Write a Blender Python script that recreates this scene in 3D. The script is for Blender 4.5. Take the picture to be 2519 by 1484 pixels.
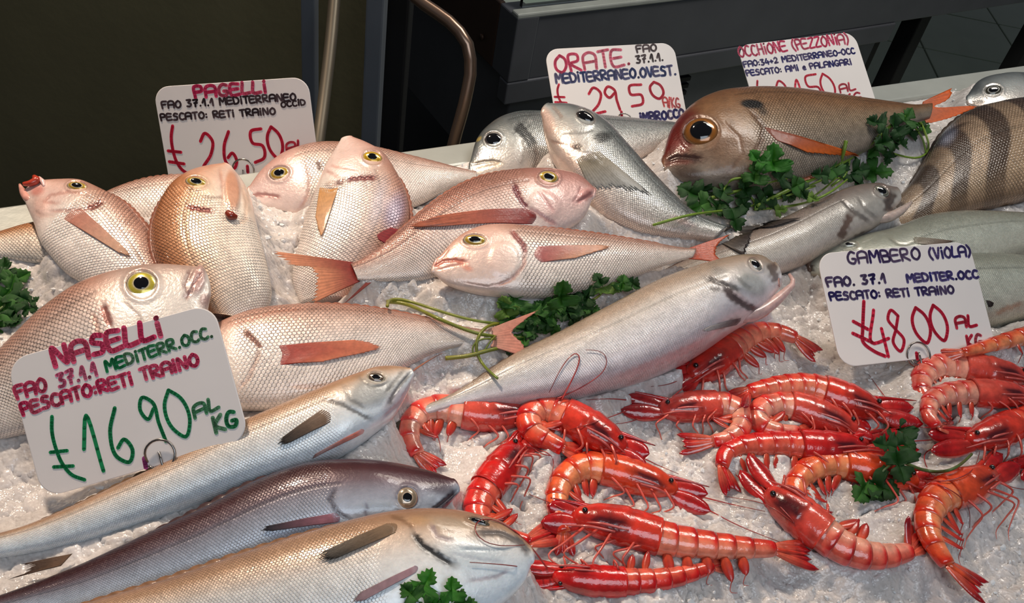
import bpy, math, random
import numpy as np
from mathutils import Vector, Matrix
from mathutils.bvhtree import BVHTree
for _o in list(bpy.data.objects): bpy.data.objects.remove(_o)
S = bpy.context.scene
C = S.collection
rnd = random.Random(7)
nrs = np.random.RandomState(5)
# ------------------------------------------------------------------ camera
F_PX = 2181.0; CX, CY = 1259.5, 742.0
CAM = Vector((0.0, 0.0, 0.477))
MROT = Matrix.Rotation(math.radians(48.0), 3, 'X') @ Matrix.Rotation(math.radians(11.3), 3, 'Z')
cam_data = bpy.data.cameras.new('camera'); cam = bpy.data.objects.new('camera', cam_data); C.objects.link(cam)
cam.matrix_world = Matrix.Translation(CAM) @ MROT.to_4x4()
cam_data.sensor_width = 36.0; cam_data.lens = 36.0 * F_PX / 2519.0
cam_data.clip_start = 0.01; cam_data.clip_end = 60
S.camera = cam
# ------------------------------------------------------------------ view, world, lights
S.view_settings.view_transform = 'Standard'; S.view_settings.look = 'None'
S.view_settings.gamma = 1.0; S.view_settings.use_curve_mapping = False
S.view_settings.exposure = -0.55
W = bpy.data.worlds.new('world'); S.world = W; W.use_nodes = True
W.node_tree.nodes['Background'].inputs['Color'].default_value = (0.80, 0.86, 1.0, 1)
W.node_tree.nodes['Background'].inputs['Strength'].default_value = 0.09

def add_light(name, kind, loc, target, energy, color, size=0.3, spot=60, blend=1.0, size_y=None):
    d = bpy.data.lights.new(name, kind); o = bpy.data.objects.new(name, d); C.objects.link(o)
    o.location = loc; d.energy = energy; d.color = color
    o.rotation_euler = (Vector(target) - Vector(loc)).to_track_quat('-Z', 'Y').to_euler()
    if kind == 'AREA':
        d.size = size
        if size_y: d.shape = 'RECTANGLE'; d.size_y = size_y
    if kind == 'SPOT':
        d.spot_size = math.radians(spot); d.spot_blend = blend; d.shadow_soft_size = size
    return o
# warm lamp of the stall, behind and to the left of the fish; cool daylight from the customers' side
add_light('stall_lamp', 'SPOT', (-0.78, 1.02, 1.30), (-0.22, 0.53, 0.0), 150, (1.0, 0.79, 0.61), size=0.05, spot=42, blend=0.95)
add_light('hall_lamps', 'AREA', (0.40, 1.35, 1.3), (0.20, 0.62, 0.0), 6, (1.0, 0.88, 0.74), size=0.8, size_y=0.15)
add_light('rear_fill', 'AREA', (0.5, 1.15, 1.3), (0.6, 2.4, -0.1), 22, (1.0, 0.95, 0.88), size=0.6, size_y=0.3)  # added fill light without a real source, brightens the display case and background
add_light('street_daylight', 'AREA', (0.30, -0.30, 0.95), (0.15, 0.38, 0.0), 7.0, (0.80, 0.89, 1.0), size=0.9, size_y=0.5)
# ------------------------------------------------------------------ projection helpers (photo pixels -> points in the stall)
def ray(px, py):
    return MROT @ Vector(((px - CX) / F_PX, -(py - CY) / F_PX, -1.0))
def PZ(px, py, z=0.0):
    r = ray(px, py); return CAM + r * ((z - CAM.z) / r.z)
def PD(px, py, d): return CAM + ray(px, py) * d
def PP(px, py, p0, n):
    r = ray(px, py); return CAM + r * ((p0 - CAM).dot(n) / r.dot(n))
MROT_np = np.array(MROT)
def to_px(v):                      # world (N,3) -> px (N,2), depth
    q = (v - np.array(CAM)) @ MROT_np
    d = -q[:, 2]
    return np.stack([CX + F_PX * q[:, 0] / d, CY - F_PX * q[:, 1] / d], 1), d
def depth_of(p): return -(MROT.transposed() @ (Vector(p) - CAM)).z
def lin(c):
    c = np.asarray(c, float) / 255.0
    return np.where(c <= 0.04045, c / 12.92, ((c + 0.055) / 1.055) ** 2.4)
def srgb(*c): 
    l = lin(c); return (float(l[0]), float(l[1]), float(l[2]), 1.0)
# ------------------------------------------------------------------ mesh helpers
def link(o, parent=None):
    C.objects.link(o)
    if parent is not None: o.parent = parent
    return o
def thing(name, label, cat, loc, group=None):
    o = bpy.data.objects.new(name, None); C.objects.link(o); o.location = loc
    o.empty_display_size = 0.02
    o['label'] = label; o['category'] = cat
    if group: o['group'] = group
    o['org'] = 0
    del o['org']
    ORG[o.name] = np.array(loc, float)
    return o
ORG = {}
def mk(name, v, f, mat, parent=None, col=None, attrs=None, uv=None, smooth=True):
    """world-space verts; parent's origin is taken off so that parts sit under their thing"""
    v = np.asarray(v, float).reshape(-1, 3)
    org = np.zeros(3)
    if parent is not None:
        p = parent
        while p.parent is not None: p = p.parent
        org = ORG.get(p.name, np.zeros(3))
    me = bpy.data.meshes.new(name)
    me.from_pydata((v - org).tolist(), [], f if isinstance(f, list) else f.tolist())
    if smooth: me.polygons.foreach_set('use_smooth', np.ones(len(me.polygons), bool))
    if col is not None:
        col = np.asarray(col, float)
        if col.ndim == 1: col = np.tile(col[:3], (len(v), 1))
        a = me.color_attributes.new('col', 'FLOAT_COLOR', 'POINT')
        a.data.foreach_set('color', np.concatenate([col[:, :3], np.ones((len(v), 1))], 1).ravel())
    for k, arr in (attrs or {}).items():
        a = me.attributes.new(k, 'FLOAT', 'POINT'); a.data.foreach_set('value', np.asarray(arr, float))
    if uv is not None:
        l = me.uv_layers.new(name='UVMap')
        idx = np.empty(len(me.loops), int); me.loops.foreach_get('vertex_index', idx)
        l.data.foreach_set('uv', np.asarray(uv)[idx].ravel())
    me.materials.append(mat); me.update()
    o = bpy.data.objects.new(name, me)
    return link(o, parent)
def grid_faces(nu, nv, wrap=False):
    i = np.arange(nu - 1)[:, None]; m = nv if wrap else nv - 1
    j = np.arange(m)[None, :]; j2 = (j + 1) % nv
    a = i * nv + j; b = i * nv + j2; c = (i + 1) * nv + j2; d = (i + 1) * nv + j
    return np.stack([a, b, c, d], -1).reshape(-1, 4)
def cr(pts, n, closed=False):      # Catmull-Rom resample by chord length
    P = np.asarray(pts, float)
    if len(P) == 2: t = np.linspace(0, 1, n)[:, None]; return P[0] * (1 - t) + P[1] * t
    Q = np.vstack([2 * P[0] - P[1], P, 2 * P[-1] - P[-2]])
    dim = min(3, P.shape[1])
    seg = np.linalg.norm(np.diff(P[:, :dim], axis=0), axis=1) + 1e-9
    T = np.concatenate([[0], np.cumsum(seg)]); t = np.linspace(0, T[-1], n)
    k = np.clip(np.searchsorted(T, t, side='right') - 1, 0, len(P) - 2)
    u = ((t - T[k]) / seg[k])[:, None]
    p0, p1, p2, p3 = Q[k], Q[k + 1], Q[k + 2], Q[k + 3]
    # tangents scaled for uneven spacing
    d = np.vstack([seg[:1], seg[:, None] if False else seg.reshape(-1, 1), seg[-1:].reshape(1, 1)]) if False else None
    s0 = np.concatenate([[seg[0]], seg[:-1]])[k][:, None]; s1 = seg[k][:, None]; s2 = np.concatenate([seg[1:], [seg[-1]]])[k][:, None]
    m1 = ((p2 - p1) / s1 * s0 + (p1 - p0) / s0 * s1) / (s0 + s1) * s1
    m2 = ((p3 - p2) / s2 * s1 + (p2 - p1) / s1 * s2) / (s1 + s2) * s1
    return (2 * u**3 - 3 * u**2 + 1) * p1 + (u**3 - 2 * u**2 + u) * m1 + (-2 * u**3 + 3 * u**2) * p2 + (u**3 - u**2) * m2
def tube(pts, rad, n=7, samples=None, caps=True):
    P = cr(pts, samples) if samples else np.asarray(pts, float)
    m = len(P); rad = np.asarray(rad, float) * np.ones(m) if np.ndim(rad) == 0 else np.interp(np.linspace(0, 1, m), np.linspace(0, 1, len(rad)), rad)
    T = np.gradient(P, axis=0); T /= (np.linalg.norm(T, axis=1, keepdims=True) + 1e-12)
    up = np.array([0, 0, 1.0]); 
    if abs(T[0] @ up) > 0.95: up = np.array([1.0, 0, 0])
    A = np.zeros((m, 3)); a = up - T[0] * (up @ T[0]); A[0] = a / np.linalg.norm(a)
    for i in range(1, m):
        a = A[i - 1] - T[i] * (A[i - 1] @ T[i]); A[i] = a / (np.linalg.norm(a) + 1e-12)
    B = np.cross(T, A); th = np.linspace(0, 2 * np.pi, n, endpoint=False)
    V = P[:, None] + rad[:, None, None] * (np.cos(th)[None, :, None] * A[:, None] + np.sin(th)[None, :, None] * B[:, None])
    V = V.reshape(-1, 3); F = grid_faces(m, n, True).tolist()
    if caps: F.append(list(range(n))[::-1]); F.append([(m - 1) * n + i for i in range(n)])
    return V, F
class MB:
    def __init__(s): s.v = []; s.f = []; s.c = []; s.n = 0
    def add(s, v, f, c=None):
        v = np.asarray(v, float).reshape(-1, 3); s.v.append(v)
        s.f += [[i + s.n for i in q] for q in (f.tolist() if hasattr(f, 'tolist') else f)]
        s.c.append(np.tile(np.asarray(c if c is not None else (1, 1, 1))[:3], (len(v), 1)) if c is None or np.ndim(c) == 1 else c)
        s.n += len(v)
    def box(s, c0, ax, ay, az, hx, hy, hz, col=None):
        c0 = np.array(c0); ax, ay, az = map(np.array, (ax, ay, az)); V = []
        for i in (-1, 1):
            for j in (-1, 1):
                for k in (-1, 1): V.append(c0 + ax * hx * i + ay * hy * j + az * hz * k)
        s.add(V, [[0, 1, 3, 2], [4, 6, 7, 5], [0, 4, 5, 1], [2, 3, 7, 6], [0, 2, 6, 4], [1, 5, 7, 3]], col)
    def build(s, name, mat, parent=None, smooth=True, **k):
        return mk(name, np.vstack(s.v), s.f, mat, parent, col=np.vstack(s.c), smooth=smooth, **k)
BVHS = []
def reg_bvh(v, f):
    b = BVHTree.FromPolygons(np.asarray(v).tolist(), f if isinstance(f, list) else f.tolist()); BVHS.append(b); return b
def hit(px, py, lst=None, z=0.004):
    r = ray(px, py); rn = r.normalized(); best = None
    for b in (BVHS if lst is None else lst):
        h = b.ray_cast(CAM, rn)
        if h[0] is not None and (best is None or h[3] < best[2]): best = (h[0], h[1], h[3])
    if best: 
        n = best[1]; n = -n if n.dot(rn) > 0 else n
        return best[0], n
    return PZ(px, py, z), Vector((0, 0, 1))
# ------------------------------------------------------------------ materials
def mat_new(name):
    m = bpy.data.materials.new(name); m.use_nodes = True; nt = m.node_tree
    return m, nt, nt.nodes['Principled BSDF']
def simple(name, color, rough=0.5, metal=0.0, noise=0.0, nscale=40, bump=0.0, coat=0.0, bscale=None, spec=0.5):
    m, nt, b = mat_new(name); N = nt.nodes; L = nt.links
    b.inputs['Base Color'].default_value = color; b.inputs['Roughness'].default_value = rough
    b.inputs['Metallic'].default_value = metal; b.inputs['Coat Weight'].default_value = coat
    b.inputs['Specular IOR Level'].default_value = spec
    tc = N.new('ShaderNodeTexCoord')
    if noise:
        n = N.new('ShaderNodeTexNoise'); n.inputs['Scale'].default_value = nscale; n.inputs['Detail'].default_value = 6
        L.new(tc.outputs['Object'], n.inputs['Vector'])
        r = N.new('ShaderNodeMapRange'); r.inputs['To Min'].default_value = 1 - noise; r.inputs['To Max'].default_value = 1 + noise * 0.6
        L.new(n.outputs['Fac'], r.inputs['Value'])
        mx = N.new('ShaderNodeVectorMath'); mx.operation = 'SCALE'; mx.inputs[0].default_value = color[:3]
        L.new(r.outputs['Result'], mx.inputs['Scale']); L.new(mx.outputs[0], b.inputs['Base Color'])
    if bump:
        n2 = N.new('ShaderNodeTexNoise'); n2.inputs['Scale'].default_value = bscale or nscale * 4; n2.inputs['Detail'].default_value = 5
        L.new(tc.outputs['Object'], n2.inputs['Vector'])
        bp = N.new('ShaderNodeBump'); bp.inputs['Strength'].default_value = bump; bp.inputs['Distance'].default_value = 0.002
        L.new(n2.outputs['Fac'], bp.inputs['Height']); L.new(bp.outputs['Normal'], b.inputs['Normal'])
    return m
def colmat(name, rough=0.3, metal=0.0, coat=0.5, sss=0.0, sssr=(0.6, 0.2, 0.1), noise=0.12, nscale=250, bump=0.15, bscale=700, spec=0.5, transl=0.0, crough=0.1):
    m, nt, b = mat_new(name); N = nt.nodes; L = nt.links
    a = N.new('ShaderNodeAttribute'); a.attribute_name = 'col'
    tc = N.new('ShaderNodeTexCoord')
    n = N.new('ShaderNodeTexNoise'); n.inputs['Scale'].default_value = nscale; n.inputs['Detail'].default_value = 4
    L.new(tc.outputs['Object'], n.inputs['Vector'])
    r = N.new('ShaderNodeMapRange'); r.inputs['From Min'].default_value = 0.3; r.inputs['From Max'].default_value = 0.7
    r.inputs['To Min'].default_value = 1 - noise; r.inputs['To Max'].default_value = 1 + noise
    L.new(n.outputs['Fac'], r.inputs['Value'])
    mx = N.new('ShaderNodeVectorMath'); mx.operation = 'SCALE'; L.new(a.outputs['Color'], mx.inputs[0]); L.new(r.outputs['Result'], mx.inputs['Scale'])
    L.new(mx.outputs[0], b.inputs['Base Color'])
    b.inputs['Roughness'].default_value = rough; b.inputs['Metallic'].default_value = metal
    b.inputs['Coat Weight'].default_value = coat; b.inputs['Coat Roughness'].default_value = crough
    b.inputs['Specular IOR Level'].default_value = spec
    if sss:
        b.inputs['Subsurface Weight'].default_value = sss; b.inputs['Subsurface Radius'].default_value = sssr
        b.inputs['Subsurface Scale'].default_value = 0.0025
    if bump:
        n2 = N.new('ShaderNodeTexNoise'); n2.inputs['Scale'].default_value = bscale; n2.inputs['Detail'].default_value = 3
        L.new(tc.outputs['Object'], n2.inputs['Vector'])
        bp = N.new('ShaderNodeBump'); bp.inputs['Strength'].default_value = bump; bp.inputs['Distance'].default_value = 0.0006
        L.new(n2.outputs['Fac'], bp.inputs['Height']); L.new(bp.outputs['Normal'], b.inputs['Normal']); L.new(bp.outputs['Normal'], b.inputs['Coat Normal'])
    if transl:
        t = N.new('ShaderNodeBsdfTranslucent'); L.new(mx.outputs[0], t.inputs['Color'])
        ms = N.new('ShaderNodeMixShader'); ms.inputs[0].default_value = transl
        out = N['Material Output']; L.new(b.outputs[0], ms.inputs[1]); L.new(t.outputs[0], ms.inputs[2]); L.new(ms.outputs[0], out.inputs['Surface'])
    return m
def skin(name, scale_mm=2.8, k=0.35, bumps=0.6, metal=0.25, rough=0.32, coat=0.5, mott=0.12):
    """wet fish skin: painted colour attribute, overlapping scale relief laid out along the body"""
    m, nt, b = mat_new(name); N = nt.nodes; L = nt.links
    def vm(op, a, bb=None, sc=None):
        n = N.new('ShaderNodeVectorMath'); n.operation = op
        if hasattr(a, 'links'): L.new(a, n.inputs[0])
        if bb is not None:
            if hasattr(bb, 'links'): L.new(bb, n.inputs[1])
            else: n.inputs[1].default_value = bb
        if sc is not None: L.new(sc, n.inputs['Scale'])
        return n
    def mt(op, a, bb, clamp=False):
        n = N.new('ShaderNodeMath'); n.operation = op; n.use_clamp = clamp
        for i, q in enumerate((a, bb)):
            if hasattr(q, 'links'): L.new(q, n.inputs[i])
            else: n.inputs[i].default_value = q
        return n.outputs[0]
    a = N.new('ShaderNodeAttribute'); a.attribute_name = 'col'
    sc = N.new('ShaderNodeAttribute'); sc.attribute_name = 'scal'
    uv = N.new('ShaderNodeUVMap'); uv.uv_map = 'UVMap'
    tc = N.new('ShaderNodeTexCoord')
    wn = N.new('ShaderNodeTexNoise'); wn.inputs['Scale'].default_value = 60; wn.inputs['Detail'].default_value = 2
    L.new(tc.outputs['Object'], wn.inputs['Vector'])
    wob = vm('SCALE', wn.outputs['Color']); wob.inputs['Scale'].default_value = 0.0007
    uvw = vm('ADD', uv.outputs[0], wob.outputs[0])
    s = 1000.0 / scale_mm
    P = vm('MULTIPLY', uvw.outputs[0], (s, s * 0.62, 0)).outputs[0]
    def near(off):
        Q = vm('ADD', P, off).outputs[0]
        fr = vm('SUBTRACT', vm('FRACTION', Q).outputs[0], (0.5, 0.5, 0)).outputs[0]
        fr = vm('MULTIPLY', fr, (1.0, 1.6, 0)).outputs[0]
        ln = vm('LENGTH', fr).outputs['Value']; sp = N.new('ShaderNodeSeparateXYZ'); L.new(fr, sp.inputs[0])
        return ln, sp.outputs[0], vm('FLOOR', Q).outputs[0]
    dA, xA, fA = near((0, 0, 0)); dB, xB, fB = near((0.5, 0.5, 0))
    pick = mt('LESS_THAN', dB, dA); d = mt('MINIMUM', dA, dB)
    xx = mt('ADD', xA, mt('MULTIPLY', pick, mt('SUBTRACT', xB, xA)))
    e = N.new('ShaderNodeMapRange'); e.interpolation_type = 'SMOOTHSTEP'
    e.inputs['From Min'].default_value = 0.25; e.inputs['From Max'].default_value = 0.68
    L.new(mt('ADD', d, mt('MULTIPLY', xx, 0.5)), e.inputs['Value'])
    edge = mt('MULTIPLY', e.outputs['Result'], sc.outputs['Fac'])
    vo = N.new('ShaderNodeTexWhiteNoise'); L.new(vm('ADD', vm('SCALE', fA, None, mt('SUBTRACT', 1.0, pick)).outputs[0], vm('SCALE', fB, None, mt('MULTIPLY', pick, 1.37)).outputs[0]).outputs[0], vo.inputs['Vector'])
    csep = N.new('ShaderNodeSeparateColor'); L.new(vo.outputs['Color'], csep.inputs[0])
    cell = mt('MULTIPLY', mt('SUBTRACT', csep.outputs[0], 0.5), sc.outputs['Fac'])
    # fade of the relief by patches so the scales do not read as a print
    pn = N.new('ShaderNodeTexNoise'); pn.inputs['Scale'].default_value = 45; pn.inputs['Detail'].default_value = 3
    L.new(tc.outputs['Object'], pn.inputs['Vector'])
    pr = N.new('ShaderNodeMapRange'); pr.inputs['From Min'].default_value = 0.35; pr.inputs['From Max'].default_value = 0.65
    pr.inputs['To Min'].default_value = 0.55; L.new(pn.outputs['Fac'], pr.inputs['Value'])
    edge2 = mt('MULTIPLY', edge, pr.outputs['Result'])
    dark = mt('SUBTRACT', 1.0, mt('MULTIPLY', edge2, k))
    n = N.new('ShaderNodeTexNoise'); n.inputs['Scale'].default_value = 130; n.inputs['Detail'].default_value = 8; n.inputs['Roughness'].default_value = 0.7
    L.new(tc.outputs['Object'], n.inputs['Vector'])
    r = N.new('ShaderNodeMapRange'); r.inputs['From Min'].default_value = 0.3; r.inputs['From Max'].default_value = 0.7
    r.inputs['To Min'].default_value = 1 - mott; r.inputs['To Max'].default_value = 1 + mott; L.new(n.outputs['Fac'], r.inputs['Value'])
    sca = mt('MULTIPLY', mt('MULTIPLY', dark, r.outputs['Result']), mt('ADD', 1.0, mt('MULTIPLY', cell, 0.12)))
    base = vm('SCALE', a.outputs['Color'], None, sca)
    L.new(base.outputs[0], b.inputs['Base Color'])
    fn = N.new('ShaderNodeTexNoise'); fn.inputs['Scale'].default_value = 480; fn.inputs['Detail'].default_value = 4
    L.new(tc.outputs['Object'], fn.inputs['Vector'])
    h = mt('ADD', mt('MULTIPLY', edge2, -1.0), mt('MULTIPLY', fn.outputs['Fac'], 0.55))
    bp = N.new('ShaderNodeBump'); bp.inputs['Strength'].default_value = bumps; bp.inputs['Distance'].default_value = 0.0007
    L.new(h, bp.inputs['Height']); L.new(bp.outputs['Normal'], b.inputs['Normal'])
    bp2 = N.new('ShaderNodeBump'); bp2.inputs['Strength'].default_value = bumps * 0.45; bp2.inputs['Distance'].default_value = 0.0006
    L.new(h, bp2.inputs['Height']); L.new(bp2.outputs['Normal'], b.inputs['Coat Normal'])
    b.inputs['Metallic'].default_value = metal; L.new(mt('ADD', rough, mt('MULTIPLY', cell, 0.16)), b.inputs['Roughness'])
    b.inputs['Coat Weight'].default_value = coat; b.inputs['Coat Roughness'].default_value = 0.09; b.inputs['Specular IOR Level'].default_value = 0.3
    b.inputs['Subsurface Weight'].default_value = 0.12; b.inputs['Subsurface Radius'].default_value = (1, 0.5, 0.35); b.inputs['Subsurface Scale'].default_value = 0.004
    return m
M = {}
M['bream'] = skin('sea_bream_skin', 2.9, 0.55, 0.85, 0.16, 0.34, 0.5)
M['gilt'] = skin('gilthead_skin', 2.3, 0.42, 0.8, 0.45, 0.30, 0.6)
M['hake'] = skin('hake_skin', 1.9, 0.32, 0.55, 0.10, 0.32, 0.55, 0.14)
M['brown'] = skin('brown_bream_skin', 3.2, 0.62, 1.0, 0.1, 0.42, 0.35, 0.25)
M['stripe'] = skin('striped_bream_skin', 4.2, 0.6, 1.0, 0.15, 0.36, 0.6, 0.22)
M['fin'] = colmat('fin_membrane', 0.5, 0.0, 0.25, 0.0, noise=0.15, nscale=300, transl=0.25)
M['eye'] = colmat('eye_iris', 0.2, 0.35, 1.0, noise=0.1, nscale=900, bump=0.0, crough=0.03)
M['pupil'] = simple('eye_pupil', srgb(12, 11, 14), 0.08, coat=1.0)
M['flesh'] = colmat('mouth_flesh', 0.3, 0.0, 0.8, 0.2, noise=0.15)
M['shell'] = colmat('prawn_shell', 0.22, 0.0, 1.0, 0.30, (1.0, 0.25, 0.12), noise=0.3, nscale=140, bump=0.4, bscale=330, crough=0.08)
M['limb'] = colmat('prawn_limb', 0.3, 0.0, 0.7, 0.0, noise=0.2, nscale=200, bump=0.1, transl=0.15)
M['peye'] = simple('prawn_eye', srgb(18, 10, 8), 0.12, coat=1.0)
M['leaf'] = colmat('parsley_leaf', 0.45, 0.0, 0.15, noise=0.3, nscale=180, bump=0.5, bscale=260, transl=0.3)
M['stem'] = colmat('parsley_stem', 0.4, 0.0, 0.2, noise=0.15, nscale=120, transl=0.15)
M['card'] = simple('white_plastic_card', srgb(232, 226, 222), 0.42, noise=0.05, nscale=25, bump=0.03, bscale=60)
M['ink'] = colmat('marker_ink', 0.45, 0, 0.0, noise=0.18, nscale=260, bump=0)
M['wire'] = simple('steel_wire', srgb(150, 145, 140), 0.25, 1.0)
M['steel'] = simple('brushed_steel', srgb(176, 180, 174), 0.4, 0.3, 0.18, 30, 0.15)
M['dsteel'] = simple('dark_steel', srgb(112, 114, 120), 0.45, 0.6, 0.2, 14, 0.05)
M['bsteel'] = simple('painted_post', srgb(112, 118, 126), 0.5, 0.3, 0.15, 14, 0.05)
M['rust'] = simple('rusty_tube', srgb(78, 56, 44), 0.5, 0.4, 0.3, 40, 0.1)
M['tubeg'] = simple('grey_tube', srgb(120, 112, 98), 0.4, 0.6, 0.2, 20)
M['chrome'] = simple('bent_steel_tube', srgb(150, 125, 108), 0.28, 0.9, 0.1, 30)
M['brownp'] = simple('brown_side_panel', srgb(78, 60, 50), 0.45, 0.3, 0.2, 20, 0.05)
M['wall'] = simple('dark_olive_wall', srgb(128, 118, 84), 0.85, 0, 0.25, 6, 0.3, bscale=60)
M['floor'] = simple('pale_green_floor_tile', srgb(190, 200, 182), 0.35, 0, 0.15, 8, 0.05)
M['grout'] = simple('dark_grout', srgb(46, 48, 46), 0.8)
M['white'] = simple('case_white_bottom', srgb(205, 215, 205), 0.4, 0, 0.05, 20)
M['black'] = simple('black_void', srgb(14, 14, 16), 0.6)
# ------------------------------------------------------------------ the counter and what stands behind it
UP = Vector((0, 0, 1))
EA, EB = PZ(0, 508, 0.006), PZ(2519, 160, 0.006)
E1 = (EB - EA); E1.z = 0; E1.normalize(); E2 = Vector((E1.y, -E1.x, 0))       # along the back edge / towards the customer
def bed(a, b, z=0.0): return Vector((EA.x, EA.y, 0)) + E1 * a + E2 * b + UP * z
_cs = [(PZ(x, y, 0) - Vector((EA.x, EA.y, 0))) for x, y in ((0, 1484), (2519, 1484), (2519, 160), (0, 508))]
A0 = min(c.dot(E1) for c in _cs) - 0.10; A1 = max(c.dot(E1) for c in _cs) + 0.10
B1 = max(c.dot(E2) for c in _cs) + 0.06; RIM = 0.034
def slab(name, a0, a1, b0, b1, z0, z1, mat, parent, bev=0.002):
    me = MB(); c = bed((a0 + a1) / 2, (b0 + b1) / 2, (z0 + z1) / 2)
    me.box(c, E1, E2, UP, (a1 - a0) / 2, (b1 - b0) / 2, (z1 - z0) / 2)
    o = me.build(name, mat, parent, smooth=False)
    if bev:
        md = o.modifiers.new('bevel', 'BEVEL'); md.width = bev; md.segments = 2
    return o
counter = thing('fish_counter', 'steel fish counter with a pale raised rim holding the crushed ice', 'counter', bed((A0 + A1) / 2, B1 / 2, -0.85))
slab('back_rim', A0 - RIM, A1 + RIM, 0, RIM, -0.05, 0.006, M['steel'], counter, 0.003)
slab('front_rim', A0 - RIM, A1 + RIM, B1, B1 + RIM, -0.05, 0.006, M['steel'], counter, 0.003)
slab('side_rim', A0 - RIM, A0, RIM, B1, -0.05, 0.006, M['steel'], counter, 0.003)
slab('side_rim', A1, A1 + RIM, RIM, B1, -0.05, 0.006, M['steel'], counter, 0.003)
slab('pan', A0 - RIM, A1 + RIM, 0, B1 + RIM, -0.12, -0.05, M['steel'], counter)
slab('cabinet', A0 - RIM + 0.03, A1 + RIM - 0.03, 0.05, B1 - 0.02, -0.85, -0.12, M['dsteel'], counter)
# floor of tiles beyond the counter
FZ = -0.85
floor_o = MB(); floor_o.box((0.4, 1.8, FZ - 0.03), (1, 0, 0), (0, 1, 0), (0, 0, 1), 4.6, 5.0, 0.02)
fl = floor_o.build('floor', M['grout'], smooth=False); fl['kind'] = 'structure'
fl['label'] = 'dark joints of the tiled floor'
tm = None; fcol = srgb(150, 160, 145)
for i in range(9):
    for j in range(9):
        cx_, cy_ = 0.75 + i * 0.40, 1.55 + j * 0.40
        if tm is None:
            mb = MB(); mb.box((0, 0, 0), (1, 0, 0), (0, 1, 0), (0, 0, 1), 0.196, 0.196, 0.006)
            t0 = mb.build('floor_tile', M['floor'], smooth=False); md = t0.modifiers.new('b', 'BEVEL'); md.width = 0.002; tm = t0; t = t0
        else: t = tm.copy(); C.objects.link(t)
        t.parent = fl; t.location = (cx_, cy_, FZ - 0.006)
# dark wall on the left behind the stall
wl = MB(); wl.box((-1.53, 1.20, 0.4), (1, 0.0, 0), (0, 1, 0), (0, 0, 1), 1.30, 0.04, 1.25)
o = wl.build('wall_back', M['wall'], smooth=False); o['kind'] = 'structure'
def post(name, label, cat, px, w_px, d, mat, pxb=None, top=1.0):
    """upright bar through the photo column px (at py=0) standing on the floor"""
    p = PD(px, 0, d); w = w_px * d / F_PX
    t = thing(name, label, cat, (p.x, p.y, FZ))
    mb = MB(); hh = (top - FZ) / 2
    mb.box((p.x, p.y, FZ + hh), (1, 0, 0), (0, 1, 0), (0, 0, 1), w / 2, w / 2, hh)
    o = mb.build('upright', mat, t, smooth=False); md = o.modifiers.new('b', 'BEVEL'); md.width = w * 0.12; md.segments = 2
    mb = MB(); mb.box((p.x, p.y, FZ + 0.004), (1, 0, 0), (0, 1, 0), (0, 0, 1), w * 1.1, w * 1.1, 0.004)
    mb.build('foot_plate', mat, t, smooth=False)
    return t
post('steel_post', 'narrow blue-grey steel post behind the card priced 26,50', 'post', 762, 36, 1.06, M['bsteel'])
post('steel_post', 'square blue-grey steel post midway between the two bent and slanting tubes', 'post', 928, 46, 1.04, M['bsteel'])
post('dark_gap_strip', 'black upright strip standing in for the dark gap beside the square steel post', 'post', 985, 60, 1.12, M['black'])  # black strip put in for the dark gap between post and bent tube
def rod(name, label, cat, pts, r_px, mat, part):
    P = [PD(x, y, d) for x, y, d in pts]; r = r_px * pts[0][2] / F_PX
    P.append(Vector((P[-1].x + (P[-1].x - P[-2].x) * 0.4, P[-1].y + (P[-1].y - P[-2].y) * 0.4, FZ)))
    t = thing(name, label, cat, (P[-1].x, P[-1].y, FZ))
    v, f = tube([tuple(q) for q in P], r, 14, 60); mk(part, v, f, mat, t)
    mb = MB(); v, f = tube([(P[-1].x, P[-1].y, FZ), (P[-1].x, P[-1].y, FZ + 0.02)], r * 1.5, 14); mb.add(v, f); mb.build('rubber_foot', M['black'], t)
    return t
rod('slanting_tube', 'thin slanting grey tube with a reddish brown lower end', 'tube', [(828, -60, 1.02), (812, 120, 1.01), (795, 260, 1.0), (782, 360, 0.99)], 15, M['tubeg'], 'tube')
rod('bent_tube_frame', 'shiny bent steel tube curving down beside the display case', 'frame', [(960, -60, 1.0), (1040, 8, 1.0), (1110, 58, 1.0), (1148, 105, 1.0), (1158, 165, 1.01), (1146, 240, 1.02), (1118, 345, 1.04), (1098, 430, 1.06)], 16, M['chrome'], 'tube')
# refrigerated display case behind the counter
D0 = 1.5
cc = PD(1273, 50, D0); cz = cc.z
ce = PZ(2519, -97, cz); d1 = (ce - cc); d1.z = 0; d1.normalize(); d2 = Vector((-d1.y, d1.x, 0))
case = thing('display_case', 'dark steel refrigerated display case with a glass top behind the counter', 'display case', (cc.x, cc.y, FZ))
def cbox(name, u0, u1, v0, v1, z0, z1, mat, bev=0.003, parent=None):
    mb = MB(); c = Vector((cc.x, cc.y, 0)) + d1 * ((u0 + u1) / 2) + d2 * ((v0 + v1) / 2) + UP * ((z0 + z1) / 2)
    mb.box(c, d1, d2, UP, (u1 - u0) / 2, (v1 - v0) / 2, (z1 - z0) / 2)
    o = mb.build(name, mat, parent or case, smooth=False)
    if bev: md = o.modifiers.new('b', 'BEVEL'); md.width = bev; md.segments = 2
    return o
zb = PP(1265, 203, cc, d2).z
cbox('fascia', 0.045, 3.0, 0.004, 0.06, zb, cz, M['dsteel'])
cbox('corner_column', 0.0, 0.045, 0.0, 0.06, zb, cz + 0.004, M['dsteel'])
cbox('side_panel', 0.0, 0.012, 0.06, 0.95, zb, cz + 0.004, M['brownp'])
cbox('case_floor', 0.012, 3.0, 0.06, 0.95, cz - 0.09, cz - 0.05, M['white'])
cbox('top_trim', 0.0, 3.0, 0.0, 0.022, cz, cz + 0.010, M['steel'])
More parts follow.
